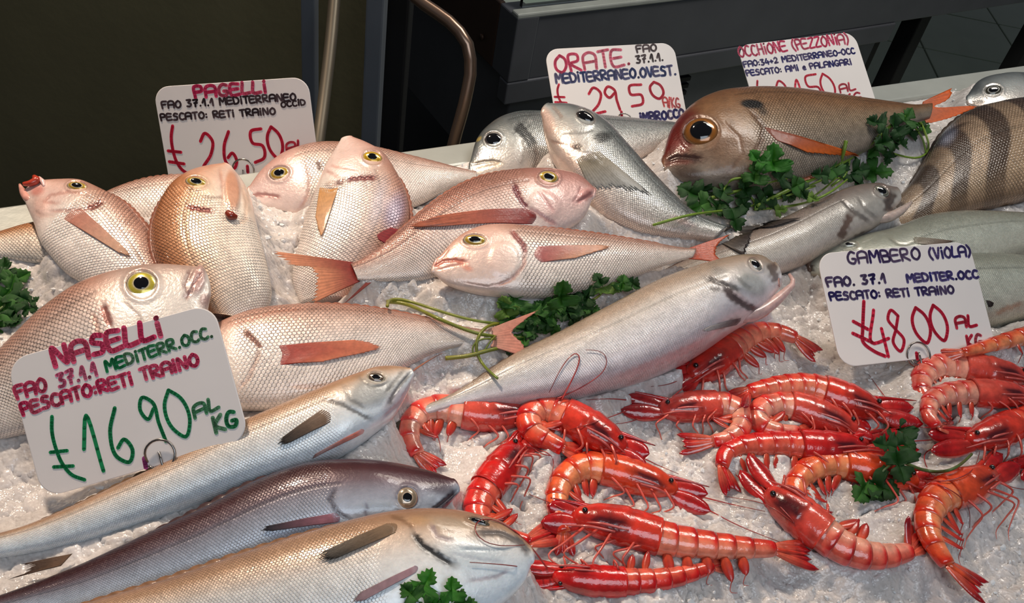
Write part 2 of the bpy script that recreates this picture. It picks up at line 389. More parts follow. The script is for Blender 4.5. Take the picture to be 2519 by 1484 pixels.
gl, gnt, gb = mat_new('clear_glass'); gb.inputs['Transmission Weight'].default_value = 1.0; gb.inputs['Roughness'].default_value = 0.02
gb.inputs['Base Color'].default_value = (0.85, 0.95, 0.9, 1); gb.inputs['IOR'].default_value = 1.45
cbox('glass_pane', 0.02, 3.0, 0.022, 0.030, cz + 0.010, cz + 0.28, gl, 0)
cbox('base', 0.03, 1.05, 0.03, 0.9, zb - 0.26, zb, M['dsteel'])
cbox('base_band', 0.0, 1.05, 0.0, 0.03, zb - 0.045, zb, M['dsteel'])
for g in range(2):
    for k in range(6):
        cbox('vent_slot', 0.30 + g * 0.095, 0.375 + g * 0.095, 0.022, 0.032, zb - 0.075 - k * 0.017, zb - 0.066 - k * 0.017, M['black'], 0)
cbox('data_plate', 0.66, 0.80, 0.0245, 0.031, zb - 0.10, zb - 0.05, M['bsteel'], 0.001)
for u in (1.06, 1.22, 1.8):
    cbox('leg', u, u + 0.04, 0.05, 0.10, FZ, zb, M['black'])
for u in (0.05, 0.95):
    cbox('leg', u, u + 0.04, 0.05, 0.10, FZ, zb - 0.26, M['black'])
mb = MB(); P = Vector((cc.x, cc.y, 0)) - d1 * 0.002 + d2 * 0.10 + UP * ((cz + zb) / 2 - 0.02)
v, f = tube([tuple(P), tuple(P - d1 * 0.004)], 0.006, 12); mb.add(v, f); mb.build('bolt', M['rust'], case)
# ------------------------------------------------------------------ fish
SUPPORT = []      # (points with their underside height) used to bed the ice under what lies on it
def smooth01(x): x = np.clip(x, 0, 1); return x * x * (3 - 2 * x)
def polydist(p, poly):
    poly = np.asarray(poly, float); best = np.full(len(p), 1e9); tt = np.zeros(len(p))
    m = len(poly) - 1
    for i in range(m):
        a, b = poly[i], poly[i + 1]; ab = b - a
        t = np.clip(((p - a) @ ab) / (ab @ ab + 1e-9), 0, 1)
        d = np.linalg.norm(p - (a + t[:, None] * ab), axis=1)
        w = d < best; best[w] = d[w]; tt[w] = (i + t[w]) / m
    return best, tt
def ramp(v, stops):
    xs = [s[0] for s in stops]; cs = np.array([lin(s[1]) for s in stops])
    return np.stack([np.interp(v, xs, cs[:, i]) for i in range(3)], 1)
PAL = {
 'bream': [(0, (166, 118, 102)), (0.12, (186, 146, 130)), (0.28, (212, 188, 176)), (0.5, (226, 216, 210)), (0.8, (232, 222, 214)), (1, (226, 212, 202))],
 'breamd': [(0, (146, 100, 88)), (0.2, (168, 124, 110)), (0.36, (212, 184, 174)), (0.6, (226, 212, 206)), (1, (226, 214, 206))],
 'tan': [(0, (166, 104, 70)), (0.22, (192, 138, 100)), (0.34, (222, 186, 156)), (0.55, (232, 216, 200)), (1, (232, 222, 210))],
 'gilt': [(0, (84, 88, 90)), (0.2, (128, 134, 134)), (0.45, (186, 190, 188)), (0.75, (214, 208, 202)), (1, (226, 206, 194))],
 'brown': [(0, (116, 76, 48)), (0.3, (142, 104, 72)), (0.55, (150, 128, 104)), (0.8, (142, 130, 116)), (1, (150, 138, 126))],
 'hake': [(0, (150, 112, 88)), (0.18, (180, 146, 118)), (0.32, (212, 194, 178)), (0.46, (226, 224, 220)), (0.8, (224, 234, 240)), (1, (222, 230, 236))],
 'haked': [(0, (48, 24, 30)), (0.22, (72, 42, 46)), (0.38, (104, 88, 96)), (0.55, (150, 152, 164)), (0.8, (186, 200, 216)), (1, (196, 212, 226))],
 'hakeg': [(0, (112, 98, 92)), (0.25, (140, 128, 120)), (0.5, (162, 158, 152)), (0.8, (186, 182, 176)), (1, (196, 182, 172))],
 'hakem': [(0, (140, 122, 104)), (0.22, (176, 158, 142)), (0.38, (204, 198, 192)), (0.65, (220, 220, 224)), (1, (220, 202, 202))],
 'silver': [(0, (124, 126, 116)), (0.25, (156, 158, 144)), (0.5, (186, 190, 178)), (0.8, (196, 196, 182)), (1, (186, 180, 160))],
 'stripe': [(0, (110, 90, 72)), (0.4, (158, 132, 106)), (0.8, (172, 146, 118)), (1, (140, 114, 90))],
}
def fish(name, label, group, st, z0, lean=15, sl=0, tr=0.24, mat='bream', pal='bream', eye=None, grooves=(), spots=(),
         head=None, hu=0.22, lat=None, bars=None, cap=0.22, N=210, K=84, dfin=(0.3, 0.85, 3.0), dcol=(170, 110, 90), fcol=None, cat='fish'):
    st = np.array(st, float)
    R = cr(st, N)
    Dp, Vp = R[:, :2], R[:, 2:]
    cen = (st[:, :2] + st[:, 2:]).mean(0) / 2; inb = np.clip(cen, [150, 150], [2370, 1400])
    p0 = PZ(inb[0], inb[1], z0)
    n = Vector((math.sin(math.radians(sl)), -math.sin(math.radians(lean)), math.cos(math.radians(lean)))).normalized()
    t = thing(name, label, cat, (p0.x, p0.y, max(0.0, z0 - 0.02)), group)
    D = np.array([PP(x, y, p0, n) for x, y in Dp]); V = np.array([PP(x, y, p0, n) for x, y in Vp])
    nn = np.array(n); Cc = (D + V) / 2; Hh = np.linalg.norm(D - V, axis=1)
    s = np.concatenate([[0], np.cumsum(np.linalg.norm(np.diff(Cc, axis=0), axis=1))]); u = s / s[-1]
    g = 0.72 + 0.28 * smooth01(u / 0.2)
    T = tr * (0.86 if tr < 0.3 else 0.95) * Hh * g
    # rounded snout: extra rings ahead of the first station
    hd = Cc[0] - Cc[4]; hd /= np.linalg.norm(hd); nc = 7; cd = cap * Hh[0]
    rings_c, rings_h, rings_t, ru, rw = [], [], [], [], []
    ax0 = (D[0] - V[0]) / 2
    for i in range(nc):
        a = math.pi / 2 * (1 - i / nc)
        rings_c.append(Cc[0] + hd * cd * math.sin(a)); rings_h.append(ax0 * max(math.cos(a), 0.02)); rings_t.append(T[0] * max(math.cos(a), 0.02)); ru.append(0)
        rw.append(-cd * math.sin(a))
    Cc2 = np.vstack([rings_c, Cc]); Ax = np.vstack([rings_h, (D - V) / 2]); T2 = np.concatenate([rings_t, T])
    u2 = np.concatenate([ru, u]); s2 = np.concatenate([rw, s])
    th = np.concatenate([np.linspace(0, np.pi, K, endpoint=False), np.linspace(np.pi, 2 * np.pi, 22, endpoint=False)])
    c_, s_ = np.cos(th), np.sin(th)
    Vt = Cc2[:, None] + c_[None, :, None] * Ax[:, None] + (np.sign(s_) * np.abs(s_) ** 0.78)[None, :, None] * T2[:, None, None] * nn
    M_, K_ = len(Cc2), len(th)
    vv = np.tile((1 - c_) / 2, (M_, 1)); uu = np.tile(u2[:, None], (1, K_)); top = np.tile(s_ >= 0, (M_, 1))
    # metric uv
    Hm = np.linalg.norm(Ax, axis=1) * 2; Hb = np.percentile(Hm, 80)
    arc = np.cumsum(np.concatenate([[0], np.hypot(np.diff(c_) / 2, np.diff(s_) * tr)])) * Hb
    du = np.diff(s2, prepend=s2[0]) * np.clip(Hb / np.maximum(Hm, 1e-4), 1, 2.2) ** 0.6
    U = np.tile(np.cumsum(du)[:, None], (1, K_)); Vv = np.tile(arc, (M_, 1))
    X = Vt.reshape(-1, 3); uf, vf, tf = uu.ravel(), vv.ravel(), top.ravel()
    col = ramp(vf, PAL[pal])
    if head is not None:
        w = (1 - smooth01((uf - head[0] * 0.75) / (head[0] * 0.4))) * head[2] * (0.5 + 0.5 * np.sin(np.clip(vf, 0, 1) * 3.14))
        col = col * (1 - w[:, None]) + lin(head[1]) * w[:, None]
    px, dep = to_px(X)
    rr = np.random.RandomState(int(abs(st[0, 0] * 7 + st[0, 1])) % 9999)
    mod = np.zeros(len(X))
    for _ in range(6):
        a, b, c, d = rr.uniform(3, 14), rr.uniform(2, 7), rr.uniform(0, 6.3), rr.uniform(0, 6.3); mod += np.sin(uf * a + c) * np.sin(vf * b + d)
    col *= (1 + 0.035 * mod)[:, None]
    disp = np.zeros(len(X))
    if bars is not None:
        per, ph, bc, bs = bars
        b = smooth01((np.sin((uf + 0.03 * np.sin(vf * 5)) * per + ph) * 1.4 + 0.6)) * bs * (1 - 0.55 * smooth01((vf - 0.7) / 0.3))
        col = col * (1 - b[:, None]) + lin(bc) * b[:, None]
    if lat is not None:
        # lateral line: v position bending up towards the head
        lv = lat[0] + lat[1] * (1 - smooth01((uf - hu) / 0.6)) * -1
        g_ = np.exp(-((vf - lv) / 0.012) ** 2) * (uf > hu) * tf
        col *= (1 - 0.35 * g_)[:, None]; disp -= 0.00035 * g_
    scal = smooth01((uf - hu) / 0.05) * tf
    for sp in spots:   # (cx, cy, rx, ry, angle, colour, strength, height_mm, softness)
        cx, cy, rx, ry, an, c3, k, h, so = (list(sp) + [0, 0, 0, 0])[:9] if len(sp) < 9 else sp
        a = math.radians(an); q = px - [cx, cy]
        x = (q[:, 0] * math.cos(a) + q[:, 1] * math.sin(a)) / rx; y = (-q[:, 0] * math.sin(a) + q[:, 1] * math.cos(a)) / ry
        r = np.hypot(x, y); w = (1 - smooth01((r - (1 - so)) / max(so, 0.01))) * tf
        if c3 is not None: col = col * (1 - (w * k)[:, None]) + lin(c3) * (w * k)[:, None]
        disp += w * h * 0.001
    for gv in grooves:  # (polyline, width px, depth mm, colour, strength)
        poly, wd, dp, c3, k = gv
        d, tt = polydist(px, poly)
        tap = np.clip(np.minimum(tt, 1 - tt) * 6 + 0.25, 0, 1); wob = 1 + 0.35 * np.sin(px[:, 0] * 0.31) * np.sin(px[:, 1] * 0.27)
        w = np.clip(2.0 * np.exp(-(d / (wd * 1.6 * wob)) ** 2), 0, 1) * tap * tf
        disp -= 0.55 * dp * 0.001 * np.exp(-(d / (wd * 1.0)) ** 2) * tf * tap
        if c3 is not None: col = col * (1 - (w * k)[:, None]) + lin(c3) * (w * k)[:, None]
    if eye:
        ex, ey, er = eye[0], eye[1], eye[2]; asp = eye[3]; an = math.radians(eye[4])
        q = px - [ex, ey]; x = (q[:, 0] * math.cos(an) + q[:, 1] * math.sin(an)); y = (-q[:, 0] * math.sin(an) + q[:, 1] * math.cos(an)) / asp
        r = np.hypot(x, y) / er
        disp += 0.0008 * np.exp(-((r - 1.15) / 0.16) ** 2) * tf - 0.0006 * (r < 1) * tf
        w = np.exp(-((r - 1.05) / 0.14) ** 2) * tf * 0.35; col = col * (1 - w[:, None]) + lin((110, 80, 66)) * w[:, None]
    X = X + disp[:, None] * nn
    F = grid_faces(M_, K_, True)
    # orient outward
    a, b, c = X[F[(M_ // 2) * K_ + K // 2][0]], X[F[(M_ // 2) * K_ + K // 2][1]], X[F[(M_ // 2) * K_ + K // 2][2]]
    if np.dot(np.cross(b - a, c - a), nn) < 0: F = F[:, ::-1]
    Fl = F.tolist(); Fl.append(list(range(K_))); Fl.append([(M_ - 1) * K_ + i for i in range(K_)])
    mk('body', X, Fl, M[mat], t, col=np.clip(col, 0.002, 0.95), attrs={'scal': scal}, uv=np.stack([U.ravel(), Vv.ravel()], 1))
    bv = reg_bvh(X, F)
    low = X.reshape(M_, K_, 3)[:, K:]; SUPPORT.append(low.reshape(-1, 3))
    info = dict(t=t, p0=p0, n=n, bvh=bv, D=D, V=V, u=u)
    if dfin:
        u0, u1, hm = dfin; idx = [i for i in range(N) if u0 <= u[i] <= u1][::2]; mb = MB(); m_ = len(idx)
        out = (D - V) / Hh[:, None]; vs = []; cs = []
        for k_, i in enumerate(idx):
            e = math.sin(math.pi * min(1, max(0, k_ / (m_ - 1))) ** 0.8); hk = hm * 0.001 * (0.35 + 0.65 * e) * (1 if k_ % 3 else 0.7) * (0.15 if k_ in (0, m_ - 1) else 1)
            b0 = D[i] - out[i] * 0.0015
            back = (D[min(i + 3, N - 1)] - D[i]); 
            tp = D[i] + out[i] * hk + back * 0.8
            for q_, c_2 in ((b0 + nn * 0.0012, 0.9), (tp + nn * 0.0004, 1.15), (tp - nn * 0.0002, 1.1), (b0 - nn * 0.0012, 0.8)):
                vs.append(q_); cs.append(lin(dcol) * c_2 * (1 if k_ % 2 else 0.72))
        F2 = grid_faces(m_, 4, True); mk('dorsal_fin', vs, F2, M['fin'], t, col=np.clip(cs, 0, 1))
    if eye: put_eye(info, *eye)
    return info
def put_eye(fi, ex, ey, er, asp=1.0, ang=0, iris=(200, 175, 70), outer=(225, 215, 190), pr=0.5, pcol=None, bulge=0.42):
    p, nn = hit(ex, ey, [fi['bvh']])
    tocam = (CAM - p).normalized()
    m = (nn * 0.45 + tocam * 0.35 + fi['n'] * 0.2).normalized()
    R = er * depth_of(p) / F_PX
    cr_ = MROT @ Vector((math.cos(math.radians(-ang)), math.sin(math.radians(-ang)), 0)); a = (cr_ - m * cr_.dot(m)).normalized(); b = m.cross(a)
    def dome(r0, h0, lift, nr=14, na=36):
        V = []; rad = []
        for i in range(nr + 1):
            q = i / nr; V += [tuple(p + m * (lift + h0 * (math.sqrt(max(0, 1 - (q * 0.97) ** 2)))) + a * (r0 * q * math.cos(w)) + b * (r0 * asp * q * math.sin(w))) for w in [2 * math.pi * k / na for k in range(na)]]
            rad += [q] * na
        F = grid_faces(nr + 1, na, True); return V, F, np.array(rad)
    V, F, q = dome(R, R * bulge, -R * 0.10)
    stops = [(0, (30, 26, 22)), (pr - 0.02, (30, 26, 22)), (pr + 0.01, outer), (pr + 0.07, outer), (pr + 0.12, iris), (0.80, iris), (0.86, outer), (0.95, tuple(int(c * 0.8) for c in outer)), (1.0, (90, 70, 60))]
    e = mk('eye', V, F, M['eye'], fi['t'], col=ramp(q, stops))
    h1 = R * bulge * math.sqrt(1 - (pr * 0.97) ** 2)
    V, F, q = dome(R * pr, R * bulge - h1 + R * 0.03, -R * 0.10 + h1, 6, 28)
    mk('pupil', V, F, M['pupil'] if pcol is None else pcol, e)
def fan(fi, name, base, tips, cb, ct, nr=15, mode='body', lift=0.8, ridge=0.22, jag=0.05, mid=None, curl=0.0, parent=None, label=None, mat='fin', hits=None):
    B = cr(base, nr * 2 + 1); Tt = cr(tips, nr * 2 + 1); nl = 14; wq = np.linspace(-1, 1, nr * 2 + 1)[:, None]; B = B + (B.mean(0) - Tt.mean(0)) * 0.05 * (1 - wq ** 2) if mode == 'body' else B; rr = np.random.RandomState(int(base[0][0]) % 997)
    p0, n = fi['p0'], fi['n']; nn = np.array(n); top = []; bot = []; cs = []
    for i in range(nr * 2 + 1):
        jl = 1 - jag * (i % 2) - jag * rr.rand()
        for j in range(nl):
            s = j / (nl - 1); q = B[i] * (1 - s * jl) + Tt[i] * (s * jl)
            if mid is not None: q = q + np.array(mid) * (4 * s * (1 - s))
            P = None
            if mode == 'body':
                h = fi['bvh'].ray_cast(CAM, ray(*q).normalized())[0]
                P = h
            elif mode == 'all':
                P = hit(q[0], q[1], hits)[0]
            if P is None: P = PP(q[0], q[1], p0 + (n * 0.004 if mode == 'body' else n * 0.0), n)
            P = np.array(P); L = lift * 0.001 * (0.05 + 0.95 * smooth01(s * 2.2)) * (0.6 if mode == 'body' else 1) + ridge * 0.001 * (1 if i % 2 else -1) * (1 - 0.4 * s) + curl * 0.001 * s * s
            th = 0.0004 * (1 - 0.5 * s)
            top.append(P + nn * L); bot.append(P + nn * (L - th))
            k = (1 - smooth01(s)); c = lin(cb) * k + lin(ct) * (1 - k); cs.append(c * (1.0 if i % 2 else 0.74))
    m_ = nr * 2 + 1; n1 = m_ * nl; F = grid_faces(m_, nl).tolist(); F += [[a + n1 for a in q[::-1]] for q in grid_faces(m_, nl).tolist()]
    edge = [j for j in range(nl)] + [i * nl + nl - 1 for i in range(1, m_)] + [(m_ - 1) * nl + j for j in range(nl - 2, -1, -1)] + [i * nl for i in range(m_ - 2, 0, -1)]
    for a, b in zip(edge, edge[1:] + edge[:1]): F.append([b, a, a + n1, b + n1])
    o = mk(name, top + bot, F, M[mat], parent or fi['t'], col=np.clip(np.array(cs + cs), 0, 1))
    if label: o['label'] = label
    return o
PG = 'pink sea breams on the ice'; HG = 'hakes on the ice'
YEL = dict(iris=(205, 170, 50), outer=(232, 222, 190))
def E(x, y, r, asp=1.0, ang=0, pr=0.48, iris=(196, 160, 52), outer=(226, 212, 176), bulge=0.42): return (x, y, r, asp, ang, iris, outer, pr, None, bulge)
RED = (128, 38, 34)
# --- far left fish lying behind the others
fish('sea_bream', 'pink sea bream at the left edge, half hidden under the red-tongued bream', PG,
     [(215, 545, 215, 575), (180, 535, 190, 615), (120, 545, 140, 645), (60, 556, 72, 642), (0, 572, 0, 632), (-70, 588, -70, 624), (-130, 596, -130, 616)],
     0.012, 8, pal='tan', N=120, K=50, dfin=None)
fish('sea_bream', 'pink sea bream whose scaly back shows between the two leftmost upright heads', PG,
     [(575, 452, 580, 482), (500, 434, 510, 535), (420, 435, 430, 560), (340, 447, 350, 555), (270, 470, 285, 535), (235, 488, 240, 515)],
     0.020, 15, pal='bream', N=120, K=60, lat=(0.3, 0.05))
f4 = fish('sea_bream', 'pink sea bream facing left in front of the card priced 26,50', PG,
     [(614, 458, 612, 484), (640, 424, 650, 508), (665, 402, 690, 520), (700, 380, 740, 530), (770, 358, 800, 532), (850, 356, 870, 528), (930, 368, 950, 522), (1000, 384, 1015, 508), (1080, 402, 1085, 476), (1140, 416, 1142, 450), (1172, 422, 1172, 446)],
     0.024, 16, tr=0.23, eye=E(688, 427, 25, 0.72, -12), head=(0.24, (226, 178, 172), 0.5), lat=(0.3, 0.08),
     grooves=[([(782, 394), (790, 410), (786, 420)], 4, 1.0, (90, 50, 30), 0.7), ([(752, 395), (762, 440), (757, 480), (735, 515)], 2.5, 0.7, (180, 120, 105), 0.5), ([(612, 484), (640, 478), (672, 482), (690, 486)], 3, 1.0, (150, 84, 80), 0.7)])
f1 = fish('sea_bream', 'pink sea bream with a red tongue in its open mouth at the far left', PG,
     [(104, 444, 56, 478), (150, 443, 66, 508), (200, 447, 84, 550), (250, 468, 100, 595), (305, 500, 128, 635), (345, 543, 158, 668), (378, 590, 192, 692), (400, 640, 240, 722), (425, 700, 300, 762), (445, 752, 360, 805)],
     0.034, 14, -6, tr=0.24, pal='bream', eye=E(190, 459, 24, 0.55, 4), head=(0.25, (226, 178, 166), 0.55), lat=(0.26, 0.02), hu=0.27,
     grooves=[([(252, 494), (236, 506), (214, 512)], 4.5, 1.3, (104, 32, 22), 0.85), ([(236, 504), (205, 515), (165, 518), (118, 520)], 2.5, 0.8, (160, 100, 90), 0.6),
              ([(150, 500), (110, 498), (124, 480), (170, 472), (215, 478)], 2, 0.5, (170, 110, 98), 0.5), ([(85, 520), (100, 530), (140, 530)], 3, 0.6, (190, 150, 135), 0.4)],
     spots=[(92, 470, 26, 18, -20, (190, 84, 66), 0.6, 0.3, 0.7), (100, 505, 26, 40, 0, (226, 170, 154), 0.4, 0.8, 0.8)], cap=0.1)
fan(f1, 'pectoral_fin', [(158, 540), (202, 515)], [(300, 628), (328, 636), (318, 622)], (196, 128, 110), (206, 156, 124), 13, lift=2.2)
# jaw and tongue
def blob(fi, name, pts_px, rads_px, colr, mat='flesh', h=2.0, n=12, sm=14, flat=0.8, label=None, parent=None, base=None):
    P = []
    for x, y in pts_px: 
        q = hit(x, y, base if base is not None else [fi['bvh']])[0] if base != 'plane' else PP(x, y, fi['p0'], fi['n'])
        P.append(np.array(q) + np.array(fi['n']) * h * 0.001)
    R = [r * depth_of(P[0]) / F_PX for r in rads_px]
    v, f = tube(P, R, n, sm)
    v = np.array(v)
    o = mk(name, v, f, M[mat], parent or fi['t'], col=lin(colr) if np.ndim(colr[0]) == 0 else colr)
    if label: o['label'] = label
    return o
blob(f1, 'lower_jaw', [(50, 456), (56, 470), (72, 492), (100, 505)], [3, 9, 11, 4], (214, 156, 142), h=1.0, base='plane')
blob(f1, 'tongue', [(66, 466), (84, 464), (98, 456), (92, 447)], [5, 8, 10, 5], (176, 60, 40), h=6, base='plane', label='red swollen tongue')
blob(f1, 'upper_lip', [(103, 448), (112, 458), (116, 470)], [4, 6, 3], (226, 190, 184), h=5, base='plane')
# --- upright bream second from the left
f2 = fish('sea_bream', 'snout-up pink sea bream with a tan throat flap, below the card priced 26,50', PG,
     [(548, 402, 572, 414), (512, 410, 598, 448), (466, 428, 620, 500), (424, 458, 632, 556), (390, 510, 644, 600), (373, 570, 655, 645), (376, 622, 665, 690), (402, 680, 668, 730), (450, 738, 650, 772), (505, 780, 620, 800)],
     0.046, 10, 4, tr=0.27, pal='tan', eye=E(483, 449, 26, 0.58, 6), head=(0.24, (232, 190, 176), 0.5), lat=(0.33, 0.05), hu=0.3,
     grooves=[([(458, 506), (476, 512), (500, 516), (526, 519)], 3.6, 1.3, (128, 28, 34), 0.85), ([(500, 484), (548, 486)], 1.8, 0.6, (90, 60, 60), 0.5),
              ([(541, 416), (548, 460), (549, 510)], 2.2, 1.2, (200, 140, 118), 0.5), ([(590, 440), (606, 500), (604, 540), (588, 552)], 3, 0.8, (214, 176, 150), 0.4)],
     spots=[(572, 470, 22, 62, -4, (206, 140, 104), 0.75, 1.5, 0.4), (608, 500, 18, 60, -12, (236, 206, 182), 0.5, 1.0, 0.8)])
blob(f2, 'gill_flap', [(558, 528), (570, 537), (584, 540)], [7, 12, 5], (134, 46, 26), h=2.5, label='dark red gill flap')
# --- upright bream in the middle of the row
f5 = fish('sea_bream', 'pink sea bream standing snout up with a bright yellow eye and an orange side fin', PG,
     [(868, 337, 838, 344), (902, 352, 815, 385), (942, 378, 796, 422), (975, 425, 777, 470), (1000, 480, 762, 512), (1007, 540, 746, 560), (985, 600, 734, 612), (945, 645, 722, 655), (900, 690, 722, 700), (855, 738, 740, 748)],
     0.034, 15, -4, tr=0.24, eye=E(916, 388, 24, 0.72, 8, iris=(206, 160, 24), outer=(236, 210, 120)), head=(0.26, (230, 186, 176), 0.55), lat=(0.26, 0.0), hu=0.3,
     grooves=[([(852, 444), (872, 439), (900, 438), (928, 437)], 3.6, 1.4, (118, 30, 34), 0.85), ([(828, 455), (838, 448), (844, 452)], 4, 1.6, (100, 40, 30), 0.7),
              ([(812, 408), (840, 412), (880, 418)], 1.8, 0.6, (190, 130, 118), 0.5), ([(800, 420), (822, 430), (850, 446)], 2.2, 0.7, (190, 130, 118), 0.5)],
     spots=[(970, 520, 40, 70, 15, (150, 156, 196), 0.55, 0, 0.8), (930, 500, 30, 90, 15, (214, 216, 236), 0.4, 0, 0.9), (822, 456, 26, 14, 10, (224, 186, 170), 0.5, 1.2, 0.6)])
fan(f5, 'pectoral_fin', [(786, 462), (812, 470), (832, 462)], [(776, 540), (790, 588), (806, 545)], (218, 160, 96), (226, 170, 120), 12, lift=2.0)
# --- bream facing right, its tail with the red root to the left
f6 = fish('sea_bream', 'pink sea bream facing right with a red-rooted orange tail spread out to the left', PG,
     [(1462, 462, 1456, 492), (1430, 435, 1440, 530), (1380, 421, 1395, 566), (1310, 417, 1330, 598), (1230, 425, 1260, 630), (1150, 450, 1180, 655), (1080, 490, 1110, 676), (1010, 545, 1050, 690), (955, 592, 1000, 692), (915, 622, 945, 692), (885, 640, 905, 692), (862, 650, 880, 690)],
     0.054, 20, 8, tr=0.21, pal='breamd', eye=E(1349, 437, 25, 0.72, 4), head=(0.26, (206, 152, 150), 0.5), lat=(0.30, 0.06), hu=0.28,
     grooves=[([(1262, 450), (1272, 475), (1286, 500), (1300, 512)], 4.2, 1.4, (104, 26, 44), 0.9), ([(1300, 512), (1330, 530), (1372, 556)], 3, 1.0, (150, 86, 90), 0.6),
              ([(1325, 470), (1345, 500), (1362, 525)], 2.6, 0.8, (184, 130, 130), 0.5), ([(1458, 474), (1440, 486), (1418, 500)], 3.5, 1.2, (150, 84, 84), 0.7), ([(1430, 455), (1424, 480), (1408, 500)], 2.5, 0.7, (160, 100, 100), 0.5)],
     spots=[(1440, 476, 26, 14, -30, (196, 130, 126), 0.6, 0.8, 0.6), (1340, 505, 50, 40, 30, (222, 190, 184), 0.3, 0.9, 0.5)])
fan(f6, 'pectoral_fin', [(1290, 512), (1306, 532), (1308, 552)], [(1060, 536), (1000, 560), (1080, 560)], (150, 56, 56), (214, 124, 92), 14, lift=3.2, mid=(0, -4), hits=None)
fan(f6, 'tail_fin', [(876, 646), (874, 668), (886, 692)], [(662, 618), (700, 650), (765, 664), (772, 700), (762, 752)], (150, 40, 34), (226, 150, 110), 20, 'plane', lift=1.0, mid=(0, 0), jag=0.08, label='orange tail fin with a red root')
fan(f6, 'anal_fin', [(925, 686), (905, 690)], [(862, 738), (842, 752), (850, 745)], (130, 34, 26), (120, 36, 28), 6, 'plane', label='dark red anal fin')
fan(f6, 'fin_edge', [(985, 566), (948, 600)], [(960, 560), (926, 582), (930, 590)], (150, 30, 40), (150, 34, 44), 6, 'plane', lift=0.5, label='crimson fin edge on the back')
# --- bream facing left in the middle
f7 = fish('sea_bream', 'pale pink sea bream facing left in the middle, orange fin on its side', PG,
     [(1080, 632, 1066, 672), (1120, 590, 1098, 698), (1170, 563, 1160, 718), (1230, 556, 1240, 729), (1320, 562, 1340, 731), (1420, 573, 1430, 717), (1520, 586, 1530, 692), (1610, 599, 1605, 664), (1680, 610, 1672, 642), (1712, 612, 1704, 634)],
     0.058, 17, 8, tr=0.25, pal='bream', eye=E(1168, 592, 29, 0.55, 2), head=(0.26, (236, 196, 180), 0.6), lat=(0.22, 0.04), hu=0.27,
     grooves=[([(1256, 566), (1272, 586), (1290, 606), (1292, 625)], 3.2, 1.2, (130, 34, 40), 0.8), ([(1292, 620), (1288, 655), (1262, 685), (1220, 705)], 2.6, 1.0, (196, 136, 120), 0.6),
              ([(1064, 658), (1090, 642), (1120, 640), (1150, 645)], 3.4, 1.5, (176, 78, 58), 0.8), ([(1075, 665), (1110, 655), (1150, 648)], 2.4, 0.8, (206, 130, 110), 0.6),
              ([(1105, 612), (1090, 632), (1068, 648)], 2.2, 0.6, (190, 120, 104), 0.5), ([(1140, 695), (1200, 705), (1260, 690)], 2, 0.6, (206, 160, 142), 0.4)],
     spots=[(1240, 640, 44, 52, 0, (240, 214, 202), 0.35, 1.1, 0.4), (1150, 660, 22, 12, 20, (226, 130, 100), 0.6, 0, 0.9)])
fan(f7, 'pectoral_fin', [(1325, 606), (1322, 628), (1332, 646)], [(1470, 604), (1505, 606), (1420, 636)], (186, 100, 100), (230, 170, 136), 12, lift=1.8)
fan(f7, 'tail_fin', [(1695, 610), (1690, 636)], [(1800, 576), (1768, 604), (1762, 625), (1790, 650)], (196, 78, 44), (206, 96, 60), 12, 'plane')
# --- bottom left big bream
f8 = fish('sea_bream', 'large pink sea bream with a wide yellow eye behind the card priced 16,90', PG,
     [(488, 657, 516, 735), (470, 656, 505, 790), (400, 653, 480, 850), (300, 668, 420, 920), (200, 702, 340, 985), (110, 762, 250, 1030), (35, 832, 150, 1058), (-30, 895, 60, 1068), (-110, 965, -30, 1085), (-200, 1030, -120, 1095), (-230, 1050, -170, 1098)],
     0.034, 20, -3, tr=0.22, pal='bream', eye=E(349, 700, 37, 0.95, 0, 0.46, iris=(206, 190, 70)), head=(0.3, (196, 196, 192), 0.55), lat=(0.27, 0.06), hu=0.33,
     grooves=[([(252, 748), (262, 780), (272, 806)], 6, 1.6, (120, 40, 26), 0.85), ([(228, 770), (238, 800), (244, 830)], 4, 0.8, (190, 120, 90), 0.5), ([(300, 742), (340, 775), (350, 800)], 3, 0.9, (170, 150, 140), 0.5),
              ([(472, 662), (455, 700), (462, 730)], 3.5, 1.2, (120, 84, 80), 0.7), ([(500, 670), (478, 700), (466, 724), (452, 736)], 3.2, 1.3, (110, 70, 72), 0.75)],
     spots=[(488, 690, 22, 46, 8, (176, 138, 134), 0.8, 1.2, 0.5), (505, 740, 20, 26, 0, (150, 110, 106), 0.7, 0.6, 0.6)], dfin=(0.32, 0.9, 2.5))
# --- bream to the right of the big card
f9 = fish('sea_bream', 'pale pink sea bream with an orange-red fin right of the card priced 16,90', PG,
     [(428, 880, 432, 925), (470, 832, 476, 968), (540, 797, 545, 1002), (620, 768, 640, 1008), (750, 753, 765, 1000), (880, 757, 885, 958), (1000, 775, 990, 908), (1100, 795, 1070, 868), (1165, 808, 1150, 850), (1212, 814, 1204, 846)],
     0.032, 15, tr=0.24, pal='bream', lat=(0.14, 0.02), hu=0.17,
     grooves=[([(600, 814), (615, 828), (636, 848), (640, 858)], 3.8, 1.3, (120, 66, 50), 0.85), ([(640, 855), (630, 890), (612, 930), (588, 955)], 2.8, 1.1, (196, 160, 142), 0.6),
              ([(560, 800), (600, 790), (680, 765), (750, 760)], 2, 0.4, (190, 130, 110), 0.4), ([(715, 950), (770, 952), (820, 948)], 3.5, 0.8, (226, 190, 170), 0.6), ([(1090, 870), (1050, 890), (1015, 912)], 3, 0.5, (190, 130, 100), 0.6)])
fan(f9, 'pectoral_fin', [(688, 850), (704, 872), (690, 898)], [(880, 838), (945, 852), (800, 892)], (176, 50, 44), (222, 130, 96), 14, lift=2.4, label='orange-red pectoral fin')
